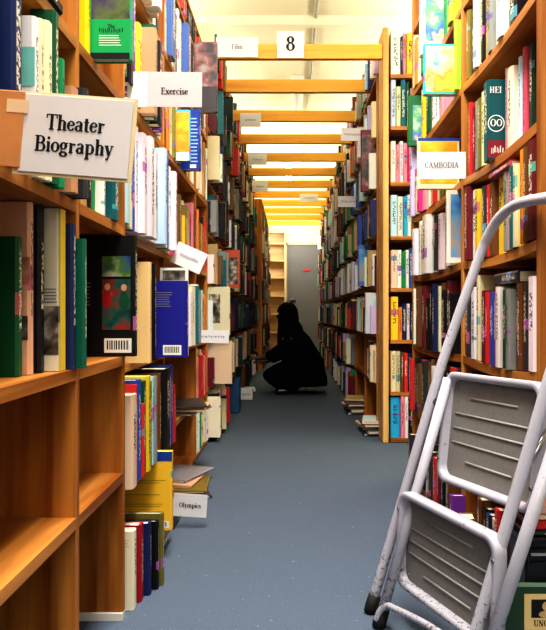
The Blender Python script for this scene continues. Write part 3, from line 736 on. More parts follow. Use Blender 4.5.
# ---- right near bookcase: second bay (left half in the image)
nmA = lambda k: '%s, behind the stepladder handle' % k
nmB = lambda k: '%s, right bookcase left of tall divider' % k
def rows_desc(side, xf, y0, y1, z, hmax, lst, name, **k):   # listed left to right in the photograph = far to near on the right
    fill(side, xf, y0, y1, z, hmax, lst[::-1], name, order=True, **k)
B0, B1 = 2.315, 3.20
rows_desc(1, RNX, B0, B1, RN_L[0], .24, [('white', .04), ('pale_blue', .05), ('red', .05), ('maroon', .04), ('black', .05), ('white', .04), ('red', .03), ('brown', .05), ('charcoal', .05)], nmB('bottom shelf'), proud=.03)
rows_desc(1, RNX, B0, B1, RN_L[1], .26, [('tan', .05, .25), ('brown', .04, .24), ('white', .05, .23), ('red', .04, .22), ('charcoal', .04, .23), ('black', .04, .22), ('olive', .035, .23), ('black', .05, .24), ('brown', .04, .22), ('red', .05, .24), ('charcoal', .05, .24)], nmB('second shelf'), proud=.03)
rows_desc(1, RNX, B0+.09, B1, RN_L[2], .27, [('white', .035, .25), ('black', .05, .24), ('white', .03, .24), ('navy', .04, .25), ('cream', .03, .24), ('brown', .04, .25), ('black', .06, .22), ('maroon', .06, .25), ('black', .05, .2)], nmB('third shelf'), proud=.02, lean=0)
rows_desc(1, RNX, B0+.05, B1, RN_L[3], .24, [('white', .09, .23, .02), ('pale_blue', .04, .22), ('white', .06, .21), ('lilac', .04, .2), ('charcoal', .035, .2), ('white', .06, .2), ('grey', .05, .22), ('dark_green', .04, .2), ('white', .05, .22), ('cream', .05, .2)], nmB('fourth shelf'), proud=.02, lean=0)
rows_desc(1, RNX, B0+.30, B1, RN_L[4], .24, [('magenta', .05, .24, .02), ('pink', .06, .23), ('pink', .05, .22), ('white', .04, .20), ('salmon', .05, .18), ('red', .03, .2), ('cream', .05, .16), ('olive', .05, .15)], nmB('fifth shelf'), lean=0)
rows_desc(1, RNX, B0+.30, B1, RN_L[5], .222, [('dark_green', .06, .24), ('white', .06, .23), ('pale_blue', .05, .22), ('yellow', .05), ('pink', .05)], nmB('sixth shelf'))
rows_desc(1, RNX, B0+.10, B1, RN_L[6], .245, [('cream', .05), ('orange', .05, .2), ('white', .05), ('blue', .06), ('green', .06), ('yellow', .05), ('lime', .06)], nmB('seventh shelf'))
def dK(r, s): patch(r, s, 1, .04, .96, .04, .96, PIC_KIDS, 'cover_picture'); 
hero(1, 424, 452, 44, 2.36, RN_L[5]-.005, .03, ('teal', (.05,.55,.60)), 'bright teal and orange picture book facing out high on the right', dK, w=.13)
hero(1, 408, 424, 95, 3.10, RN_L[5], .03, ('dark green', (.03,.15,.06)), 'dark green picture book jutting beside the bright teal cover', lambda r, s: patch(r, s, 1, .3, .95, .1, .8, PIC_KIDS2))
hero(1, 418, 430, 50, 2.75, RN_L[5]-.14, .04, 'white', 'white book with black dots at the edge of the fifth shelf') if False else None
hero(1, 455, 463, 20, 2.33, RN_L[5], .02, 'lime', 'lime green book edge against the tall right divider')
hero(1, 424, 455, -30, 2.62, RN_L[6]+.002, .03, ('pale green', (.6,.75,.55)), 'pale illustrated cover jutting out at the very top right shelf', lambda r, s: patch(r, s, 1, .04, .96, .04, .96, PIC_KIDS2))
hero(1, 421, 431, -30, 2.72, RN_L[6]+.002, .05, 'white', 'white upright book beside the pale illustrated cover at top')
def dY(r, s): patch(r, s, 1, .05, .95, .10, .92, PIC_SUN, 'cover_picture'); patch(r, s, 1, 0, 1, .94, 1, BLUEP, 'cover_band')
hero(1, 418, 452, 137, 2.44, RN_L[4], .03, ('white orange', (.9,.80,.55)), 'white and orange sunset cover behind the white lettered card on the right', dY, w=.14)
hero(1, 411, 424, 140, 3.16, RN_L[4]-.0, .04, ('lilac', C['lilac']), 'lilac book at the far end of the magenta row on the right')
def dS(r, s): patch(r, s, 1, .1, .9, .08, .94, PIC_SKY, 'cover_picture')
hero(1, 447, 458, 190, 2.36, RN_L[3], .02, 'white', 'white-framed blue landscape cover left of the tall right divider', dS, w=.12)
# ---- right near bookcase: first bay
A0, A1 = 1.605, 2.27
rows_desc(1, RNX, A0, A1, RN_L[6], .245, [('white', .04), ('blue', .04), ('cream', .05), ('red', .04)], nmA('seventh shelf'))
rows_desc(1, RNX, A0+.16, A1, RN_L[5], .222, [('lilac', .035, .24), ('white', .03, .23), ('cream', .03, .22), ('black', .025, .22), ('tan', .04, .24), ('grey', .04, .22), ('pale_yellow', .05, .2), ('white', .05, .24), ('olive', .03, .21), ('black', .05, .18)], nmA('sixth shelf'))
rows_desc(1, RNX, 1.99, A1, RN_L[4], .25, [('red', .018, .22), ('maroon', .03, .20), ('charcoal', .04, .21), ('grey', .03, .2), ('olive', .03, .2), ('pale_yellow', .035, .21), ('green', .03, .2)], nmA('fifth shelf'), lean=0)
def dF(r, s):
    ftext(r, s, 1, .12, .86, .017, ['HEI'], WHITEP); ftext(r, s, 1, .13, .45, .020, ['OO'], WHITEP)
    bm = bmesh.new()
    for k in range(24):
        a, b = 2*PI*k/24, 2*PI*(k+1)/24
        bm.faces.new([bm.verts.new((R_*math.cos(q), 0, R_*math.sin(q))) for R_, q in ((.020, a), (.0228, a), (.0228, b), (.020, b))])
    o = link('ring_emblem', bm, WHITEP, r); o.matrix_basis = Matrix.Translation(face_frame(s, 1)(.13, .45)) @ Matrix.Rotation(PI/2, 4, 'Z')
    patch(r, s, 1, 0, 1, .02, .24, plain('dull_red_print', (.22, .02, .04), .5), 'cover_panel', .0001)
    bm = bmesh.new(); squiggle(bm, .03, .02, 4, seed=4); o = link('printed_mark', bm, WHITEP, r); o.matrix_basis = Matrix.Translation(face_frame(s, 1)(.14, .12)) @ Matrix.Rotation(PI/2, 4, 'Z')
def spineR(x, Y, z, t, h, col, label, deco=None, w=.17):
    M = Matrix.Translation((x, Y, z+.001)) @ Mside(1)
    return spec(M, t, w, h, col, label=label, hero=deco or True)
z = RN_L[4]-.006
spineR(.529, 1.950, z, .050, .215, ('dark teal', (.006,.10,.13)), 'thick dark teal book with a white ringed emblem on its spine', dF)
spineR(.570, 1.900, z, .022, .235, ('dusty pink', (.55,.35,.33)), 'dusty pink book right of the thick teal spine')
spineR(.568, 1.866, z, .042, .225, ('pale pink', (.82,.72,.66)), 'pale pinkish book with an illustrated spine right of the teal one')
spineR(.583, 1.832, z, .020, .24, ('pale blue', C['pale_blue']), 'pale blue slim book left of the rose red spine')
spineR(.586, 1.806, z, .026, .254, ('rose red', (.70,.10,.18)), 'rose red tall book on the fifth right shelf')
spineR(.592, 1.772, z, .034, .25, ('black green', (.01,.04,.03)), 'blackish green tall book right of the rose red one')
fill(1, RNX+.05, A0, 1.75, RN_L[4], .25, [('cream', .03, .25), ('pale_yellow', .028, .24), ('lime', .022, .25), ('white', .03, .24)], nmA('fifth shelf'), order=True, lean=0)
rows_desc(1, RNX, A0, A1, RN_L[3], .23, [('white', .05, .21), ('white', .03, .19), ('yellow', .045, .2), ('maroon', .03, .2), ('charcoal', .03, .2), ('red', .025, .2), ('brown', .04, .2), ('yellow', .06, .205), ('white', .035, .19), ('grey', .04, .2), ('pink', .025, .2), ('teal', .02, .2), ('cream', .025, .2), ('yellow', .03, .21), ('orange', .02, .22), ('brown', .02, .22), ('maroon', .045, .225)], nmA('fourth shelf'), lean=0, proud=.01)
lying((RNX-.01, 1.86, RN_L[3]+.2065), 1, .016, .17, .18, ('dusty red', (.45,.12,.12)), label='dusty red book lying on top of the fourth-shelf row', hero=True)
rows_desc(1, RNX, A0, A1, RN_L[2], .25, [('cream', .03, .25), ('dark_green', .04, .2), ('maroon', .04, .205), ('red', .025, .2), ('olive', .025, .19), ('blue', .04, .2), ('purple', .02, .2), ('white', .035, .21), ('black', .025, .2), ('dark_green', .03, .2), ('grey', .03, .2), ('charcoal', .03, .21), ('brown', .025, .21), ('charcoal', .03, .21), ('cream', .03, .2), ('white', .05, .215)], nmA('third shelf'), lean=0, proud=.01)
lying((RNX+.0, 1.84, RN_L[2]+.217), 1, .030, .17, .20, 'charcoal', label='charcoal book lying flat on top of the third-shelf row', hero=True)
rows_desc(1, RNX, A0, A1, RN_L[1], .25, MIX, nmA('second shelf'))
rows_desc(1, RNX, A0, 2.1, RN_L[0], .21, ['black', 'navy', 'cream', 'red', 'brown'], nmA('bottom shelf'))
# loose leaning books low behind the stepladder
r = random.Random(9)
for k, (c, x, yy, hh, rl) in enumerate([('purple', .50, 2.24, .17, -.05), ('tan', .49, 2.14, .16, .35), ('navy', .485, 2.04, .14, 0), ('maroon', .48, 1.99, .145, 0), ('blue', .48, 1.93, .13, .25)]):
    M = Matrix.Translation((x, yy, .012)) @ Mside(1) @ Matrix.Rotation(rl, 4, 'Y')
    spec(M, .030, .05 if x > .5 else .045, hh, c, label='%s book propped on the carpet behind the stepladder rungs' % c.replace('_', ' '), hero=True)
# stack on the crate
cz = .299
for k, (t, c) in enumerate([(.012, 'charcoal'), (.018, 'red'), (.012, 'cream'), (.020, 'salmon'), (.014, 'orange'), (.016, 'brown'), (.012, 'white')]):
    M = Matrix.Translation((.475+.008*(k % 3), 1.455-.004*(k % 2), cz)) @ Matrix.Translation((0, 0, t/2)) @ Matrix.Rotation(PI/2, 4, 'Y')
    spec(M, t, .11, .20, c, label='%s book up in the short stack on the black crate' % ORD[k+1], hero=True, group='books stacked on the black crate'); cz += t+.0008
# ---- far right
RCOL = ['black', 'charcoal', 'grey', 'brown', 'cream', 'white', 'navy', 'maroon', 'dark_green', 'white', 'pale_blue', 'red', 'lilac', 'tan', 'blue', 'green']
for k, (a, b) in enumerate(FARR):
    for j, z in enumerate(FL):
        if k in (0, 1) and j in (0, 1) : 
            if j == 1 and k == 0: fill(1, .53, a+.03, b-.2, z, .26, ['cream', 'white', 'brown'], '%s, first far right bookcase' % LV[j], proud=.04)
            continue
        fill(1, .53, a+.03, b-.03, z, .262, RCOL + ['pale_blue', 'white', 'lilac']*(1 if j > 2 else 0), '%s, %s far right bookcase' % (LV[j], ORD[k+1]), proud=.06, gap=.04, tr=(.022, .05), hr=(.62, .98))
    fill(1, .53, a+.02, b-.02, 2.217, .28, RCOL, 'top of %s far right bookcase' % ORD[k+1], proud=.04, gap=.3, hr=(.5, .9))
def dP(r, s): patch(r, s, 1, .05, .9, .08, .92, PIC_DARK)
hero(1, 361, 379, 130, 4.55, 1.52+.0, .04, ('dark red', (.22,.03,.05)), 'dark photo cover jutting out past the camera-facing bookcase', dP)
def dQ(r, s): patch(r, s, 1, .1, .9, .1, .9, PIC_SKY)
hero(1, 358, 372, 245, 4.75, .93, .03, ('blue', (.1,.2,.6)), 'blue picture book jutting out from the far right fourth shelf', dQ)
for (x, yy, n, nm) in ((.445, 4.50, 5, 'nearer'), (.42, 5.40, 6, 'farther')):
    z = .001
    for k in range(n):
        t = random.uniform(.014, .024)
        lying((x+.01*math.sin(k*2), yy+.02*math.cos(k*3), z), 1, t, .2, .26, ['navy', 'grey', 'cream', 'maroon', 'white', 'tan'][k], yaw=.15*math.sin(k), label='%s item up in the %s floor pile at the right' % (ORD[k+1], nm), hero=True, group='books piled on the carpet at right', kind='book'); z += t+.0008
# a lying book at the squatting person's knees
lying((-.34, 7.0, .001), -1, .02, .2, .26, 'white', yaw=.1, label='pale book lying on the carpet below the reaching hand', hero=True)
for k in range(4):
    lying((-.40, 6.95, .30+.026*k), -1, .025, .1, .2, ['cream', 'red', 'white', 'brown'][k], yaw=0, label='%s book up in the small pile under the reaching hand' % ORD[k+1], hero=True, group='books piled under the reaching hand') if False else None

# ------------------------------------------------------------------ signs
def sign(name, label, px0, py0, px1, py1, Y, roll=0, yaw=0, lines_=None, size=.02, mat=PAPER, ink=INK, sq=None, spacing=1.5, cat='sign', thick=.002):
    c = at((px0+px1)/2, (py0+py1)/2, Y); w = (px1-px0)/F*Y/max(.3, math.cos(yaw)); h = (py1-py0)/F*Y
    bm = bmesh.new(); box(bm, -w/2, w/2, 0, thick, -h/2, h/2); bevel(bm, .0004)
    M = Matrix.Translation(c) @ Matrix.Rotation(yaw, 4, 'Z') @ Matrix.Rotation(roll, 4, 'Y')
    o = link(name, bm, mat, None, M=M); tag(o, label, cat)
    bm = bmesh.new()
    if lines_: text_bm(bm, lines_, size, spacing)
    elif sq: squiggle(bm, w*sq, h*.16, 10, seed=int(px0))
    link('lettering', bm, ink, o)
    return o, w, h
o, w, h = sign('shelf_sign', 'large white Theater Biography sign on the left bookcase', 19, 97, 131, 175, .985, roll=math.radians(4.8), yaw=-.04, lines_=['Theater', 'Biography'], size=.0212, spacing=1.42)
bm = bmesh.new(); box(bm, -w/2-.008, w/2+.005, .0035, .006, -h/2-.004, h/2+.004); link('backing_board', bm, plain('cream_board', (.80, .68, .46), .7), o)
bm = bmesh.new(); box(bm, -w/2-.065, -w/2+.004, -.003, .0, -h/2+.004, h/2+.002); bevel(bm, .001); link('cardboard_tab', bm, CARDBD, o)
bm = bmesh.new(); box(bm, -w/2-.02, -w/2+.010, -.0038, -.0032, h/2-.028, h/2-.010); link('tape_strip', bm, TAPE, o)
o, w, h = sign('shelf_sign', 'pinkish white Exercise sign on the left bookcase', 147, 72, 202, 107, 2.0, roll=.01, lines_=['Exercise'], size=.0185, mat=PAPERP)
bm = bmesh.new(); box(bm, -w/2-.055, -w/2, .0, .002, -h/2, h/2); link('folded_tab', bm, PAPER, o)
for l in [c for c in o.children if c.name.startswith('lettering')]: l.location = (0, 0, -.006)
sign('shelf_sign', 'white Olympics card low on the left just above the carpet', 173, 494, 207, 517, 2.50, roll=.06, lines_=['Olympics'], size=.0165)
sign('shelf_sign', 'tilted white card with faint writing hanging on the left bookcase', 173, 247, 205, 269, 2.70, roll=.42, sq=.6, ink=GREYINK)
sign('shelf_sign', 'long white strip sign below the small dark photo cover at left', 184, 330, 229, 343, 3.6, roll=.02, sq=.8, ink=GREYINK)
sign('hanging_sign', 'white card with the number 8 on the nearest beam', 277, 31, 304, 58, 4.02, lines_=['8'], size=.082)
sign('hanging_sign', 'long white Film sign left of the number 8 card', 216, 37, 258, 57, 4.03, lines_=['Film'], size=.028, ink=GREYINK)
sign('hanging_sign', 'small white sign on the third beam at left', 240, 113, 261, 127, 5.49, sq=.5, ink=GREYINK)
sign('hanging_sign', 'white sign on the fifth beam at left', 248, 154, 267, 165, 6.94, sq=.5, ink=GREYINK)
sign('hanging_sign', 'white sign on the seventh beam at left', 252, 181, 268, 192, 8.39, sq=.5, ink=GREYINK)
sign('hanging_sign', 'small white sign on the far beam at right', 300, 194, 318, 202, 9.1, sq=.6, ink=GREYINK)
sign('shelf_sign', 'white card jutting from the right bookcases over the aisle', 341, 128, 364, 141, 4.6, roll=.03, sq=.7, ink=GREYINK)
sign('shelf_sign', 'pale card jutting from the far right bookcases', 338, 196, 360, 207, 5.3, sq=.7, ink=GREYINK)
sign('shelf_sign', 'white card in front of the sunset cover on the right', 417, 152, 466, 179, 2.25, roll=-.01, lines_=['CAMBODIA'], size=.0175, ink=GREYINK)
for i, (a, b, c, d_, Y) in enumerate([(212, 194, 226, 204, 4.6), (236, 214, 250, 224, 5.6)]): pass

# ------------------------------------------------------------------ boxes on the floor
def carton(name, label, mat, x0, x1, y0, y1, h, cat):
    root = empty(name, label, cat, ((x0+x1)/2, (y0+y1)/2, 0)); o = root.location
    for args in ((x0, x1, y0, y0+.004, 0, h), (x0, x1, y1-.004, y1, 0, h), (x0, x0+.004, y0+.004, y1-.004, 0, h), (x1-.004, x1, y0+.004, y1-.004, 0, h)):
        bx('box_wall', mat, *args, root, 0, o)
    bx('box_base', mat, x0, x1, y0, y1, 0.0, .004, root, 0, o)
    return root
r_ = carton('storage_box', 'blue upright box on the carpet at the left of the aisle', plain('blue_box', (.03, .10, .22), .5), -.462, -.382, 5.40, 5.60, .25, 'box')
r_ = carton('storage_box', 'small white box on the carpet beside the blue box', plain('white_box', (.75, .76, .78), .6), -.435, -.325, 6.20, 6.32, .095, 'box')
bm = bmesh.new(); squiggle(bm, .07, .02, 6, seed=8); q = link('printed_mark', bm, GREYINK, r_); q.location = (0, -.062, .05)
# black crate right of the ladder
x0, x1, y0, y1, hh = .475, .80, 1.452, 1.560, .297
cr = empty('storage_crate', 'black plastic crate behind the stepladder at lower right', 'crate', ((x0+x1)/2, (y0+y1)/2, 0)); o = cr.location
bx('crate_body', BLACKPL, x0, x1, y0, y1, 0, hh-.02, cr, .004, o); bx('crate_rim', BLACKPL, x0-.004, x1+.004, y0-.004, y1+.004, hh-.02, hh, cr, .003, o)
for z in (.245, .262): bx('crate_ridge', plain('grey_ridge', (.35,.36,.38), .4) if z > .25 else BLACKPL, x0+.01, x1-.01, y0-.006, y0, z, z+.004, cr, 0, o)
# green framed board book
def green_board():
    x0, x1, y = .415, .66, 1.440
    root = empty('hardback_book', 'green cover with a cream portrait panel at the lower right corner', 'book', (x0, y, 0), None)
    o = root.location
    bx('front_board', plain('bottle_green', (.03, .075, .045), .5), x0, x1, y-.004, y, 0, .212, root, .001, o)
    bx('page_block', PAGES, x0+.004, x1-.004, y, y+.006, .004, .208, root, 0, o)
    bx('green_edge', plain('pale_green_edge', (.25, .38, .28), .5), x0, x1, y-.0048, y-.004, .204, .212, root, 0, o)
    bx('cover_panel', GOLD, x0+.052, x0+.165, y-.0052, y-.0042, .118, .190, root, 0, o)
    bx('portrait_picture', INK, x0+.066, x0+.150, y-.0060, y-.0052, .143, .179, root, 0, o)
    bm = bmesh.new()   # a head above a pale collar
    for (cx, cz, rx, rz) in ((.095, .166, .008, .009), (.095, .150, .015, .007)):
        bm.faces.new([bm.verts.new((cx+rx*math.cos(k*PI/9), -.0066, cz+rz*math.sin(k*PI/9))) for k in range(18)])
    link('portrait_figure', bm, plain('portrait_skin', (.55, .40, .22), .5, var=.4, scale=70), root)
    bm = bmesh.new(); text_bm(bm, ['UNCO'], .0125, y=-.0062); q = link('lettering', bm, INK, root); q.location = (.090, 0, .131)
green_board()

# ------------------------------------------------------------------ stepladder
def stepladder():
    Lf, Rf = Vector((.2025, 1.80, .012)), Vector((.333, 1.415, .012))
    root = empty('stepladder', 'white folded two-step stepladder leaning against the right bookcase', 'stepladder', (Lf+Rf)/2)
    O = root.location
    u = Vector((.290, 0, 1)).normalized()
    def lr(P, z): return P + u*((z-P.z)/u.z)
    S = (Rf-Lf).normalized()
    r = .0125
    # curved hand rail hoop: front frame
    k = Vector((.022, 0, 0))
    pts = [Lf, lr(Lf, .3), lr(Lf, .6), at(452, 334, 1.80)]
    pts += [at(479, 258, 1.785), at(488, 236, 1.765), at(500, 217, 1.72), at(518, 204, 1.64), at(546, 198, 1.50), Vector((.548, 1.43, .982)), Vector((.568, 1.405, .955)), Vector((.575, 1.405, .92))]
    pts += [lr(Rf, .82), lr(Rf, .70), lr(Rf, .4), Rf]
    bm = bmesh.new(); tube(bm, [p-O for p in smooth_path(pts, 6)], r, 16); link('front_frame', bm, LAD, root)
    # rear frame
    bl0, bl1 = Vector((.388, 1.765, .59)), Vector((.213, 1.715, .012))
    br0, br1 = Vector((.560, 1.395, .64)), Vector((.349, 1.372, .012))
    bm = bmesh.new(); tube(bm, [bl0-O, bl1-O], r, 16); link('rear_leg', bm, LAD, root)
    bm = bmesh.new(); tube(bm, [br0-O, br1-O], r*1.05, 16); link('rear_leg', bm, LAD, root)
    # bottom crossbar with rounded corners
    e = S
    a, b = Vector((.205, 1.71, 0)), Vector((.346, 1.368, 0))
    pts = [a+Vector((.0, 0, .020)), a+Vector((.008, 0, .045))+e*.004, a+Vector((.018, 0, .062))+e*.02, a+Vector((.02, 0, .068))+e*.05, (a+b)/2+Vector((.015, 0, .085)), b+Vector((-.0, 0, .098))-e*.03, b+Vector((0, 0, .095))]
    bm = bmesh.new(); tube(bm, [p-O for p in smooth_path(pts, 6)], .0075, 12); link('crossbar', bm, LAD, root)
    # rubber feet
    for P, q in ((Lf, u), (Rf, u), (bl1, (bl0-bl1).normalized()), (br1, (br0-br1).normalized())):
        bm = bmesh.new(); tube(bm, [P-q*.010-O, P+q*.004-O, P+q*.034-O], [.0155, .0165, .0155], 14); link('rubber_foot', bm, RUBBER, root)
    # treads: shallow pans with rolled rims
    def tread(TL, TR, BL, BR, rc=.035):
        X = (TR-TL); Yv = (TL-BL); wd = X.length; hd = Yv.length
        ex = X.normalized(); ey = (Yv - ex*Yv.dot(ex)).normalized(); ez = ex.cross(ey).normalized()
        if ez.y > 0: ez = -ez                    # toward the camera
        ctr = (TL+TR+BL+BR)/4
        def loop(inset, off, n=7, rr=None):
            w2, h2 = wd/2-inset, hd/2-inset; rr = max(.004, rc-inset*.6)
            out = []
            for sx, sy, a0 in ((1, 1, 0), (-1, 1, 90), (-1, -1, 180), (1, -1, 270)):
                for j in range(n):
                    a = math.radians(a0+90*j/(n-1))
                    out.append(ctr + ex*(sx*(w2-rr)+rr*math.cos(a)) + ey*(sy*(h2-rr)+rr*math.sin(a)) + ez*off - O)
            return out
        tr = empty_child('tread', root)
        bm = bmesh.new()
        rings = [[bm.verts.new(p) for p in loop(i, o_)] for i, o_ in ((.004, -.026), (0, -.022), (0, .002), (.003, .005), (.012, .005), (.015, .001), (.018, -.014))]
        for A, B in zip(rings, rings[1:]):
            for k_ in range(len(A)):
                f = bm.faces.new((A[k_], A[(k_+1) % len(A)], B[(k_+1) % len(A)], B[k_])); f.smooth = True
        link('tread_rim', bm, LAD, tr)
        bm = bmesh.new(); A = [bm.verts.new(p) for p in loop(.0175, -.014)]; bm.faces.new(A)
        B = [bm.verts.new(p) for p in loop(.004, -.026)]; bm.faces.new(B)
        link('tread_pan', bm, TREAD, tr)
        for f_, hw in ((.28, .24), (.13, .40), (0.0, .41), (-.13, .41), (-.28, .24)):
            c0 = ctr + ey*hd*f_ + ez*(-.0135)
            bm = bmesh.new(); tube(bm, [c0-ex*wd*hw-O, c0+ex*wd*hw-O], .0026, 8); link('tread_rib', bm, TREADRIB, tr)
        for sx in (-1, 1):
            for sy in (-1, 1):
                bm = bmesh.new(); c0 = ctr + ex*sx*(wd/2-.008)+ey*sy*(hd*.30)+ez*.004
                tube(bm, [c0-O, c0+ez*.003-O], .0045, 10); link('rivet', bm, STEEL, tr)
        for sx in (-1, 1):
            for sy in (-1, 1):
                bm = bmesh.new(); c0 = ctr + ex*sx*(wd/2-.034)+ey*sy*(hd/2-.034)+ez*(-.014)
                tube(bm, [c0-O, c0+ez*.002-O], .003, 8); link('rivet', bm, STEEL, tr)
    def empty_child(n, p):
        o = bpy.data.objects.new(n, None); COL.objects.link(o); o.parent = p; o.empty_display_size = .03; return o
    tread(at(449, 372, 1.775), at(548, 384, 1.43), at(438, 480, 1.765), at(525, 512, 1.43))
    tread(at(402, 490, 1.765), at(501, 540, 1.405), at(406, 588, 1.74), at(476, 650, 1.395))
    # pivot brackets between rails and treads
    for (a, b) in ((lr(Rf, .44)+Vector((0, -.004, 0)), at(548, 430, 1.43)), (lr(Rf, .235), at(497, 575, 1.41)), (lr(Lf, .52), at(446, 392, 1.775)), (lr(Lf, .26), at(404, 520, 1.765))):
        bm = bmesh.new(); tube(bm, [a-O, (a+b)/2+Vector((0, -.004, 0))-O, b-O], .006, 10); link('pivot_pin', bm, STEEL, root)
stepladder()

# ------------------------------------------------------------------ crouching person
PY = 6.75
def pp(px, py, dy=0): return at(px, py, PY) + Vector((0, dy, 0))
def skin(name, chains, mat, parent=None, lv=2):
    """chains: list of lists of (point, radius); identical points merge; first point is the root"""
    verts, edges, rad, idx = [], [], [], {}
    for ch in chains:
        prev = None
        for p, r in ch:
            key = tuple(round(c, 4) for c in p)
            if key not in idx: idx[key] = len(verts); verts.append(tuple(p)); rad.append(r)
            i = idx[key]
            if prev is not None and prev != i: edges.append((prev, i))
            prev = i
    me = bpy.data.meshes.new(name); me.from_pydata(verts, edges, [])
    o = bpy.data.objects.new(name, me); COL.objects.link(o)
    md = o.modifiers.new('s', 'SKIN'); md.use_smooth_shade = True; md.branch_smoothing = .6
    for i, v in enumerate(me.skin_vertices[0].data):
        rr = rad[i]; v.radius = rr if isinstance(rr, tuple) else (rr, rr); v.use_root = (i == 0)
    sb = o.modifiers.new('u', 'SUBSURF'); sb.levels = lv; sb.render_levels = lv
    bpy.context.view_layer.update()
    ev = o.evaluated_get(bpy.context.evaluated_depsgraph_get())
    m2 = bpy.data.meshes.new_from_object(ev); o.modifiers.clear(); o.data = m2; m2.name = name
    bpy.data.meshes.remove(me)
    m2.materials.clear(); m2.materials.append(mat)
    for p in m2.polygons: p.use_smooth = True
    if parent: o.parent = parent
    return o
def person():
    sc = .10   # nothing: radii in metres
    pel = pp(303, 372); sp1 = pp(304, 361); ch = pp(299, 348); up = pp(294, 338); nk = pp(289, 329); hd0 = pp(286, 321); hd1 = pp(286.5, 312)
    chains = [[(pel, .13), (sp1, .12), (ch, .13), (up, .105), (nk, .05), (hd0, .075), (hd1, .085), (pp(286, 307.5), .062)],
              [(hd0, .075), (pp(281, 322.5), .045), (pp(278.5, 325), .026)],         # jaw and chin
              [(hd1, .088), (pp(279.5, 315.5), .035), (pp(276.5, 318.2), .011)]]     # brow to nose
    hand_pt = {}
    for s, dx in ((-1, 0), (1, 3)):
        hip = pp(301, 374, s*.09); kn = pp(266+dx, 372, s*.13); an = pp(288+dx*2, 388.5, s*.10); toe = pp(280+dx*2, 390.8, s*.12); heel = pp(291+dx*2, 391, s*.10)
        chains.append([(pel, .13), (hip, .10), (kn, .052), (pp(276+dx, 380, s*.12), .045), (an, .034), (pp(284+dx*2, 390.6, s*.11), .022), (toe, .012)])
        chains.append([(an, .034), (heel, .018)])
        sh = pp(293, 340, s*.16)
        if s < 0: el = pp(276, 352, s*.19); wr = pp(265, 357, s*.16)
        else: el = pp(279, 356, s*.18); wr = pp(268, 362, s*.12)
        pm = wr + Vector((-.055, 0, .004))
        chains.append([(up, .105), (sh, .06), (el, .042), (wr, .026), (pm, .030)])
        fd = Vector((-1, 0, -.12)).normalized()
        for q, (ln, oz) in enumerate(((.062, .030), (.072, .010), (.068, -.010), (.052, -.028))):
            b = pm + Vector((-.022, oz, -.002*q)); m_ = b + fd*ln*.55 + Vector((0, oz*.25, .004)); t_ = m_ + Vector((-.75, 0, -.55)).normalized()*ln*.5
            chains.append([(pm, .030), (b, .010), (m_, .009), (t_, .0075)])
        b = pm + Vector((.02, -s*.028, -.008)); chains.append([(pm, .030), (b, .012), (b+Vector((-.03, -s*.022, -.012)), .010), (b+Vector((-.055, -s*.022, -.018)), .008)])
        hand_pt[s] = wr
    body = skin('person', chains, SKIN)
    org = Vector((pp(290, 393).x, PY, 0))
    tag(body, 'person in a black coat and dark hair crouching in the aisle and reaching left', 'person')
    # eyes, ears
    for s in (-1, 1):
        bm = bmesh.new(); bmesh.ops.create_uvsphere(bm, u_segments=10, v_segments=8, radius=.013); link('eye', bm, EYEW, body, pp(278.6, 315.2, s*.032))
        bm = bmesh.new(); bmesh.ops.create_uvsphere(bm, u_segments=10, v_segments=8, radius=.026, matrix=Matrix.Diagonal((.6, .3, 1.1, 1))); link('ear', bm, SKIN, body, pp(287, 317, s*.088))
    # hair: long, falling past the shoulders and forward
    hair = [[(pp(288, 316), .085), (pp(291.5, 322), .100), (pp(295, 333), .100), (pp(298, 345), .06)],
            [(pp(288, 316), .085), (pp(281, 312), .082)]]
    for s in (-1, 1):
        hair.append([(pp(288, 316), .085), (pp(283, 318, s*.085), .040), (pp(281, 329, s*.095), .034), (pp(279.5, 342, s*.09), .022), (pp(279, 348, s*.085), .008)])
    skin('hair', hair, HAIRM, body)
    bm = bmesh.new(); bmesh.ops.create_uvsphere(bm, u_segments=28, v_segments=18, radius=1)
    for v in bm.verts:
        c = v.co.copy(); f = 1+.02*math.sin(9*math.atan2(c.y, c.x))
        if c.x < -.35 and c.z < .15: f *= .80          # open at the face
        v.co = Vector((c.x*.100*f + max(0, -c.z)*.035, c.y*.105*f, c.z*(.108 if c.z > 0 else .19)))
    for fc in bm.faces: fc.smooth = True
    link('hair_crown', bm, HAIRM, body, pp(287.5, 313.5))
    # coat: lofted shell with folds, flaring over the hips
    secs = [(327, 290.5, .062, .085), (331, 293.5, .098, .13), (337, 296.5, .125, .20), (345, 299, .145, .225), (355, 302, .175, .235), (364, 302, .205, .26), (371, 299, .245, .28), (377, 298.5, .262, .29), (381, 302, .235, .28), (384, 305, .20, .26)]
    bm = bmesh.new(); rings = []
    n = 36
    for i, (py, px, rx, ry) in enumerate(secs):
        c = pp(px, py); ring = []
        for k in range(n):
            a = 2*PI*k/n; f = 1+.035*math.sin(7*a+i*.4)*(i/len(secs))
            ring.append(bm.verts.new((c.x+rx*f*math.cos(a), c.y+ry*f*math.sin(a), c.z + (.012*math.cos(a) if i > 6 else 0) - (.02*max(0, math.cos(a)) if i >= 8 else 0))))
        rings.append(ring)
    for A, B in zip(rings, rings[1:]):
        for k in range(n): bm.faces.new((A[k], A[(k+1) % n], B[(k+1) % n], B[k])).smooth = True
    bm.faces.new(rings[0]); bm.faces.new(rings[-1])
    link('coat', bm, CLOTH, body)
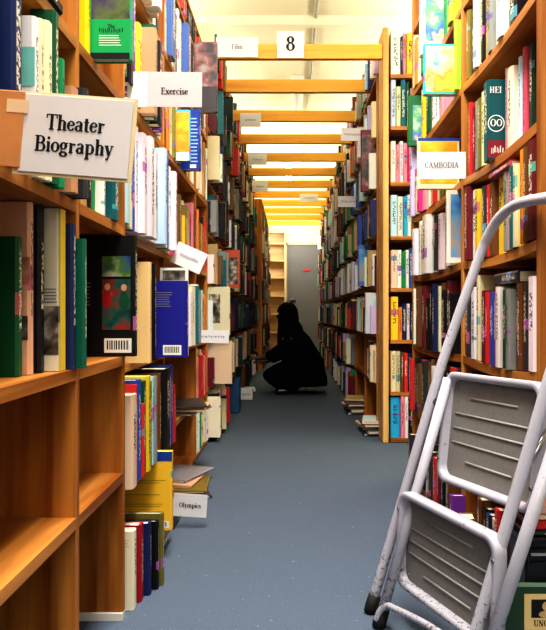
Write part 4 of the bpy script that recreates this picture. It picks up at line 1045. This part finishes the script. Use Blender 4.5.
    for s in (-1, 1):
        sh = pp(294, 340, s*.15)
        if s < 0: el = pp(276, 352.5, s*.19); wr = pp(266.5, 356.5, s*.16)
        else: el = pp(279, 356, s*.18); wr = pp(269.5, 361.5, s*.125)
        skin('coat_sleeve', [[(sh, .085), ((sh+el)/2, .072), (el, .060), (wr, .040)]], CLOTH, body)
        dx = 0 if s < 0 else 3
        skin('trouser_leg', [[(pp(301, 374, s*.09), .125), (pp(284+dx, 371.5, s*.11), .125), (pp(265+dx, 373.0, s*.13), .095), (pp(277+dx, 379, s*.12), .085), (pp(290+dx*2, 386, s*.10), .064), (pp(289+dx*2, 390, s*.10), .055)]], CLOTH, body)
        skin('shoe', [[(pp(293+dx*2, 390.0, s*.10), .046), (pp(285+dx*2, 389.6, s*.105), .048), (pp(275+dx*2, 390.4, s*.12), .038)]], BLACKPL, body)
person()

# ------------------------------------------------------------------ camera
cd = bpy.data.cameras.new('camera'); cam = bpy.data.objects.new('camera', cd); COL.objects.link(cam)
cam.location = (0, 0, H); cam.rotation_euler = (PI/2, 0, 0)
cd.sensor_fit = 'HORIZONTAL'; cd.sensor_width = 36; cd.lens = 36*F/546
cd.shift_x = -17/546; cd.shift_y = -2/546
cd.clip_start = .05; cd.clip_end = 60
SC.camera = cam

# ------------------------------------------------------------------ build the books
def build_books():
    bpy.context.view_layer.update()
    dg = bpy.context.evaluated_depsgraph_get()
    def aabb(s):
        c = [s['M'] @ Vector((x, y, z)) for x in (-s['t']/2, s['t']/2) for y in (0, s['w']) for z in (0, s['h'])]
        return [min(p[i] for p in c) for i in range(3)], [max(p[i] for p in c) for i in range(3)]
    H_ = [(s, aabb(s)) for s in SPECS if s['hero']]
    keep = []
    for s in SPECS:
        if not s['hero']:
            a = aabb(s)
            if any(all(min(a[1][i], b[1][i])-max(a[0][i], b[0][i]) > .003 for i in range(3)) for _, b in H_): continue
        keep.append(s)
    SPECS[:] = keep
    for n_, (s, a) in enumerate(H_):
        for s2, b in H_[n_+1:]:
            o_ = [min(a[1][i], b[1][i])-max(a[0][i], b[0][i]) for i in range(3)]
            if min(o_) > .004: print('CLASH', s['label'], '|', s2['label'], [round(x, 3) for x in o_])
    # which books the photograph's viewpoint shows
    vs, ps, own = [], [], []
    for i, s in enumerate(SPECS):
        b = len(vs)
        for x in (-s['t']/2, s['t']/2):
            for y in (0, s['w']):
                for z in (0, s['h']): vs.append(s['M'] @ Vector((x, y, z)))
        for f in ((0,1,3,2), (4,6,7,5), (0,4,5,1), (2,3,7,6), (0,2,6,4), (1,5,7,3)):
            ps.append([b+k for k in f]); own.append(i)
    bvh = BVHTree.FromPolygons(vs, ps)
    eye = Vector((0, 0, H))
    inside = lambda p: p.y > .2 and -30 < CX+p.x/p.y*F < 560 and -20 < CY-(p.z-H)/p.y*F < 650
    for i, s in enumerate(SPECS):
        t, w, h = s['t'], s['w'], s['h']; hits = 0; tot = 0
        pts = [(0, 0, h*f) for f in (.08, .35, .65, .93)] + [(sx*t*.35, 0, h*f) for sx in (-1, 1) for f in (.2, .5, .8)]
        pts += [(sx*t/2, w*g, h*f) for sx in (-1, 1) for g in (.08, .35, .7) for f in (.1, .5, .9)]
        for p in pts:
            P = s['M'] @ Vector(p); tot += 1
            if not inside(P) or not (0 < CX+P.x/P.y*F < 546 and 0 < CY-(P.z-H)/P.y*F < 630): continue
            d = P-eye; L_ = d.length; d.normalize()
            hit = bvh.ray_cast(eye, d, L_+.01)
            if hit[2] is not None and own[hit[2]] != i and hit[3] < L_-.002: continue
            ok, loc, nn, ii, ob, mm = SC.ray_cast(dg, eye, d, distance=L_-.003)
            if ok: continue
            hits += 1
        c = s['M'] @ Vector((0, 0, h/2)); s['px'] = CX+c.x/c.y*F; s['d'] = c.y
        if hits:
            cs = [s['M'] @ Vector(q) for q in ((-t/2, 0, 0), (t/2, 0, 0), (-t/2, 0, h), (t/2, 0, h), (-t/2, w, 0), (t/2, w, h))]
            xs = [CX+q.x/max(.3, q.y)*F for q in cs]; ys = [CY-(q.z-H)/max(.3, q.y)*F for q in cs]
            s['area'] = (max(xs)-min(xs))*(max(ys)-min(ys))*(hits/tot)
        else: s['area'] = 0
    order = sorted(range(len(SPECS)), key=lambda i: -(SPECS[i]['area'] + (1e6 if SPECS[i]['hero'] and SPECS[i]['area'] > 0 else 0)))
    mags = [i for i in order if SPECS[i]['kind'] == 'magazine']
    sel = [i for i in order if SPECS[i]['area'] > 0 and SPECS[i]['kind'] == 'book'][:299]
    selset = set(sel) | set(mags)
    print('books:', len(SPECS), 'visible:', sum(1 for s in SPECS if s['area'] > 0), 'individual:', len(selset), 'smallest', SPECS[sel[-1]]['area'])
    # labels: by colour, position and shelf
    rows = {}
    for i in selset:
        s = SPECS[i]
        if not s['label']: rows.setdefault((s['row'], s['cn']), []).append(i)
    for (row, cn), ids in rows.items():
        ids.sort(key=lambda i: SPECS[i]['px'])
        c = cn.replace('_', ' ')
        for k, i in enumerate(ids):
            if len(ids) == 1: lb = 'the only %s spine, %s' % (c, row)
            elif k == len(ids)-1 and len(ids) > 2: lb = 'rightmost %s spine, %s' % (c, row)
            else: lb = '%s %s spine from left, %s' % (ORD[k+1], c, row)
            SPECS[i]['label'] = lb; SPECS[i]['group'] = 'books on %s' % row
    seen = set()
    for i in sorted(selset):
        s = SPECS[i]
        if s['label'] in seen: print('DUPLICATE LABEL', s['label'])
        seen.add(s['label'])
        n = len(s['label'].split())
        if n > 16: print('LONG', n, s['label'])
        nm = 'magazine' if s['kind'] == 'magazine' else ('hardback_book' if s['seed'] % 3 else 'paperback_book')
        bm = bmesh.new(); cover_faces(bm, s)
        big = s['hero'] or s['area'] > 150
        if not big: page_faces(bm, s)
        o = link(nm, bm, [COVER, PAGES], None, M=s['M'])
        if big:
            bm = bmesh.new(); page_faces(bm, s, mi=0); link('pages', bm, PAGES, o)
        tag(o, s['label'], 'magazine' if s['kind'] == 'magazine' else 'book', s['group'])
        if callable(s['hero']): s['hero'](o, s)
    bm = bmesh.new()
    for i, s in enumerate(SPECS):
        if i in selset or (s['M'].translation.y < 1.5 and s['area'] == 0): continue
        cover_faces(bm, s, s['M']); page_faces(bm, s, s['M'])
    o = link('books', bm, [COVER, PAGES])
    tag(o, 'all the remaining small book spines filling the far shelves of both bookcase rows', 'books', None, 'stuff')
build_books()

# ------------------------------------------------------------------ lights
def area(name, loc, rot, sx, sy, p, c=(1, .95, .86)):
    l = bpy.data.lights.new(name, 'AREA'); l.shape = 'RECTANGLE'; l.size = sx; l.size_y = sy; l.energy = p; l.color = c
    o = bpy.data.objects.new(name, l); COL.objects.link(o); o.location = loc; o.rotation_euler = rot; return o
area('ceiling_lamp_near', (0, 1.3, 2.92), (0, 0, 0), .5, 2.4, 95)
area('back_area_light', (0, -1.4, 2.6), (math.radians(62), 0, 0), 2.4, 1.2, 40)  # area light behind the camera, tilted forward down the aisle
for x in (-1.7, 1.7):
    area('ceiling_fill', (x, 6.5, 2.35), (PI, 0, 0), .8, 9, 165, (1, .94, .76))  # unseen upward lights over the neighbouring aisles, added to brighten the ceiling
area('far_ceiling_fill', (-.1, 10.4, 2.32), (PI, 0, 0), .8, 4, 60, (1, .90, .62))  # upward area light above the beams, added to wash the far ceiling
area('end_wall_fill', (.1, 11.9, 2.05), (math.radians(75), 0, 0), 1.0, .2, 9, (1, .95, .85))  # added fill light, no fixture here, brightens the end wall and door
w = bpy.data.worlds.new('world'); SC.world = w; w.use_nodes = True
w.node_tree.nodes['Background'].inputs[0].default_value = (.9, .93, 1, 1); w.node_tree.nodes['Background'].inputs[1].default_value = .25
SC.view_settings.view_transform = 'Standard'
SC.view_settings.look = 'High Contrast'
SC.view_settings.exposure = .16
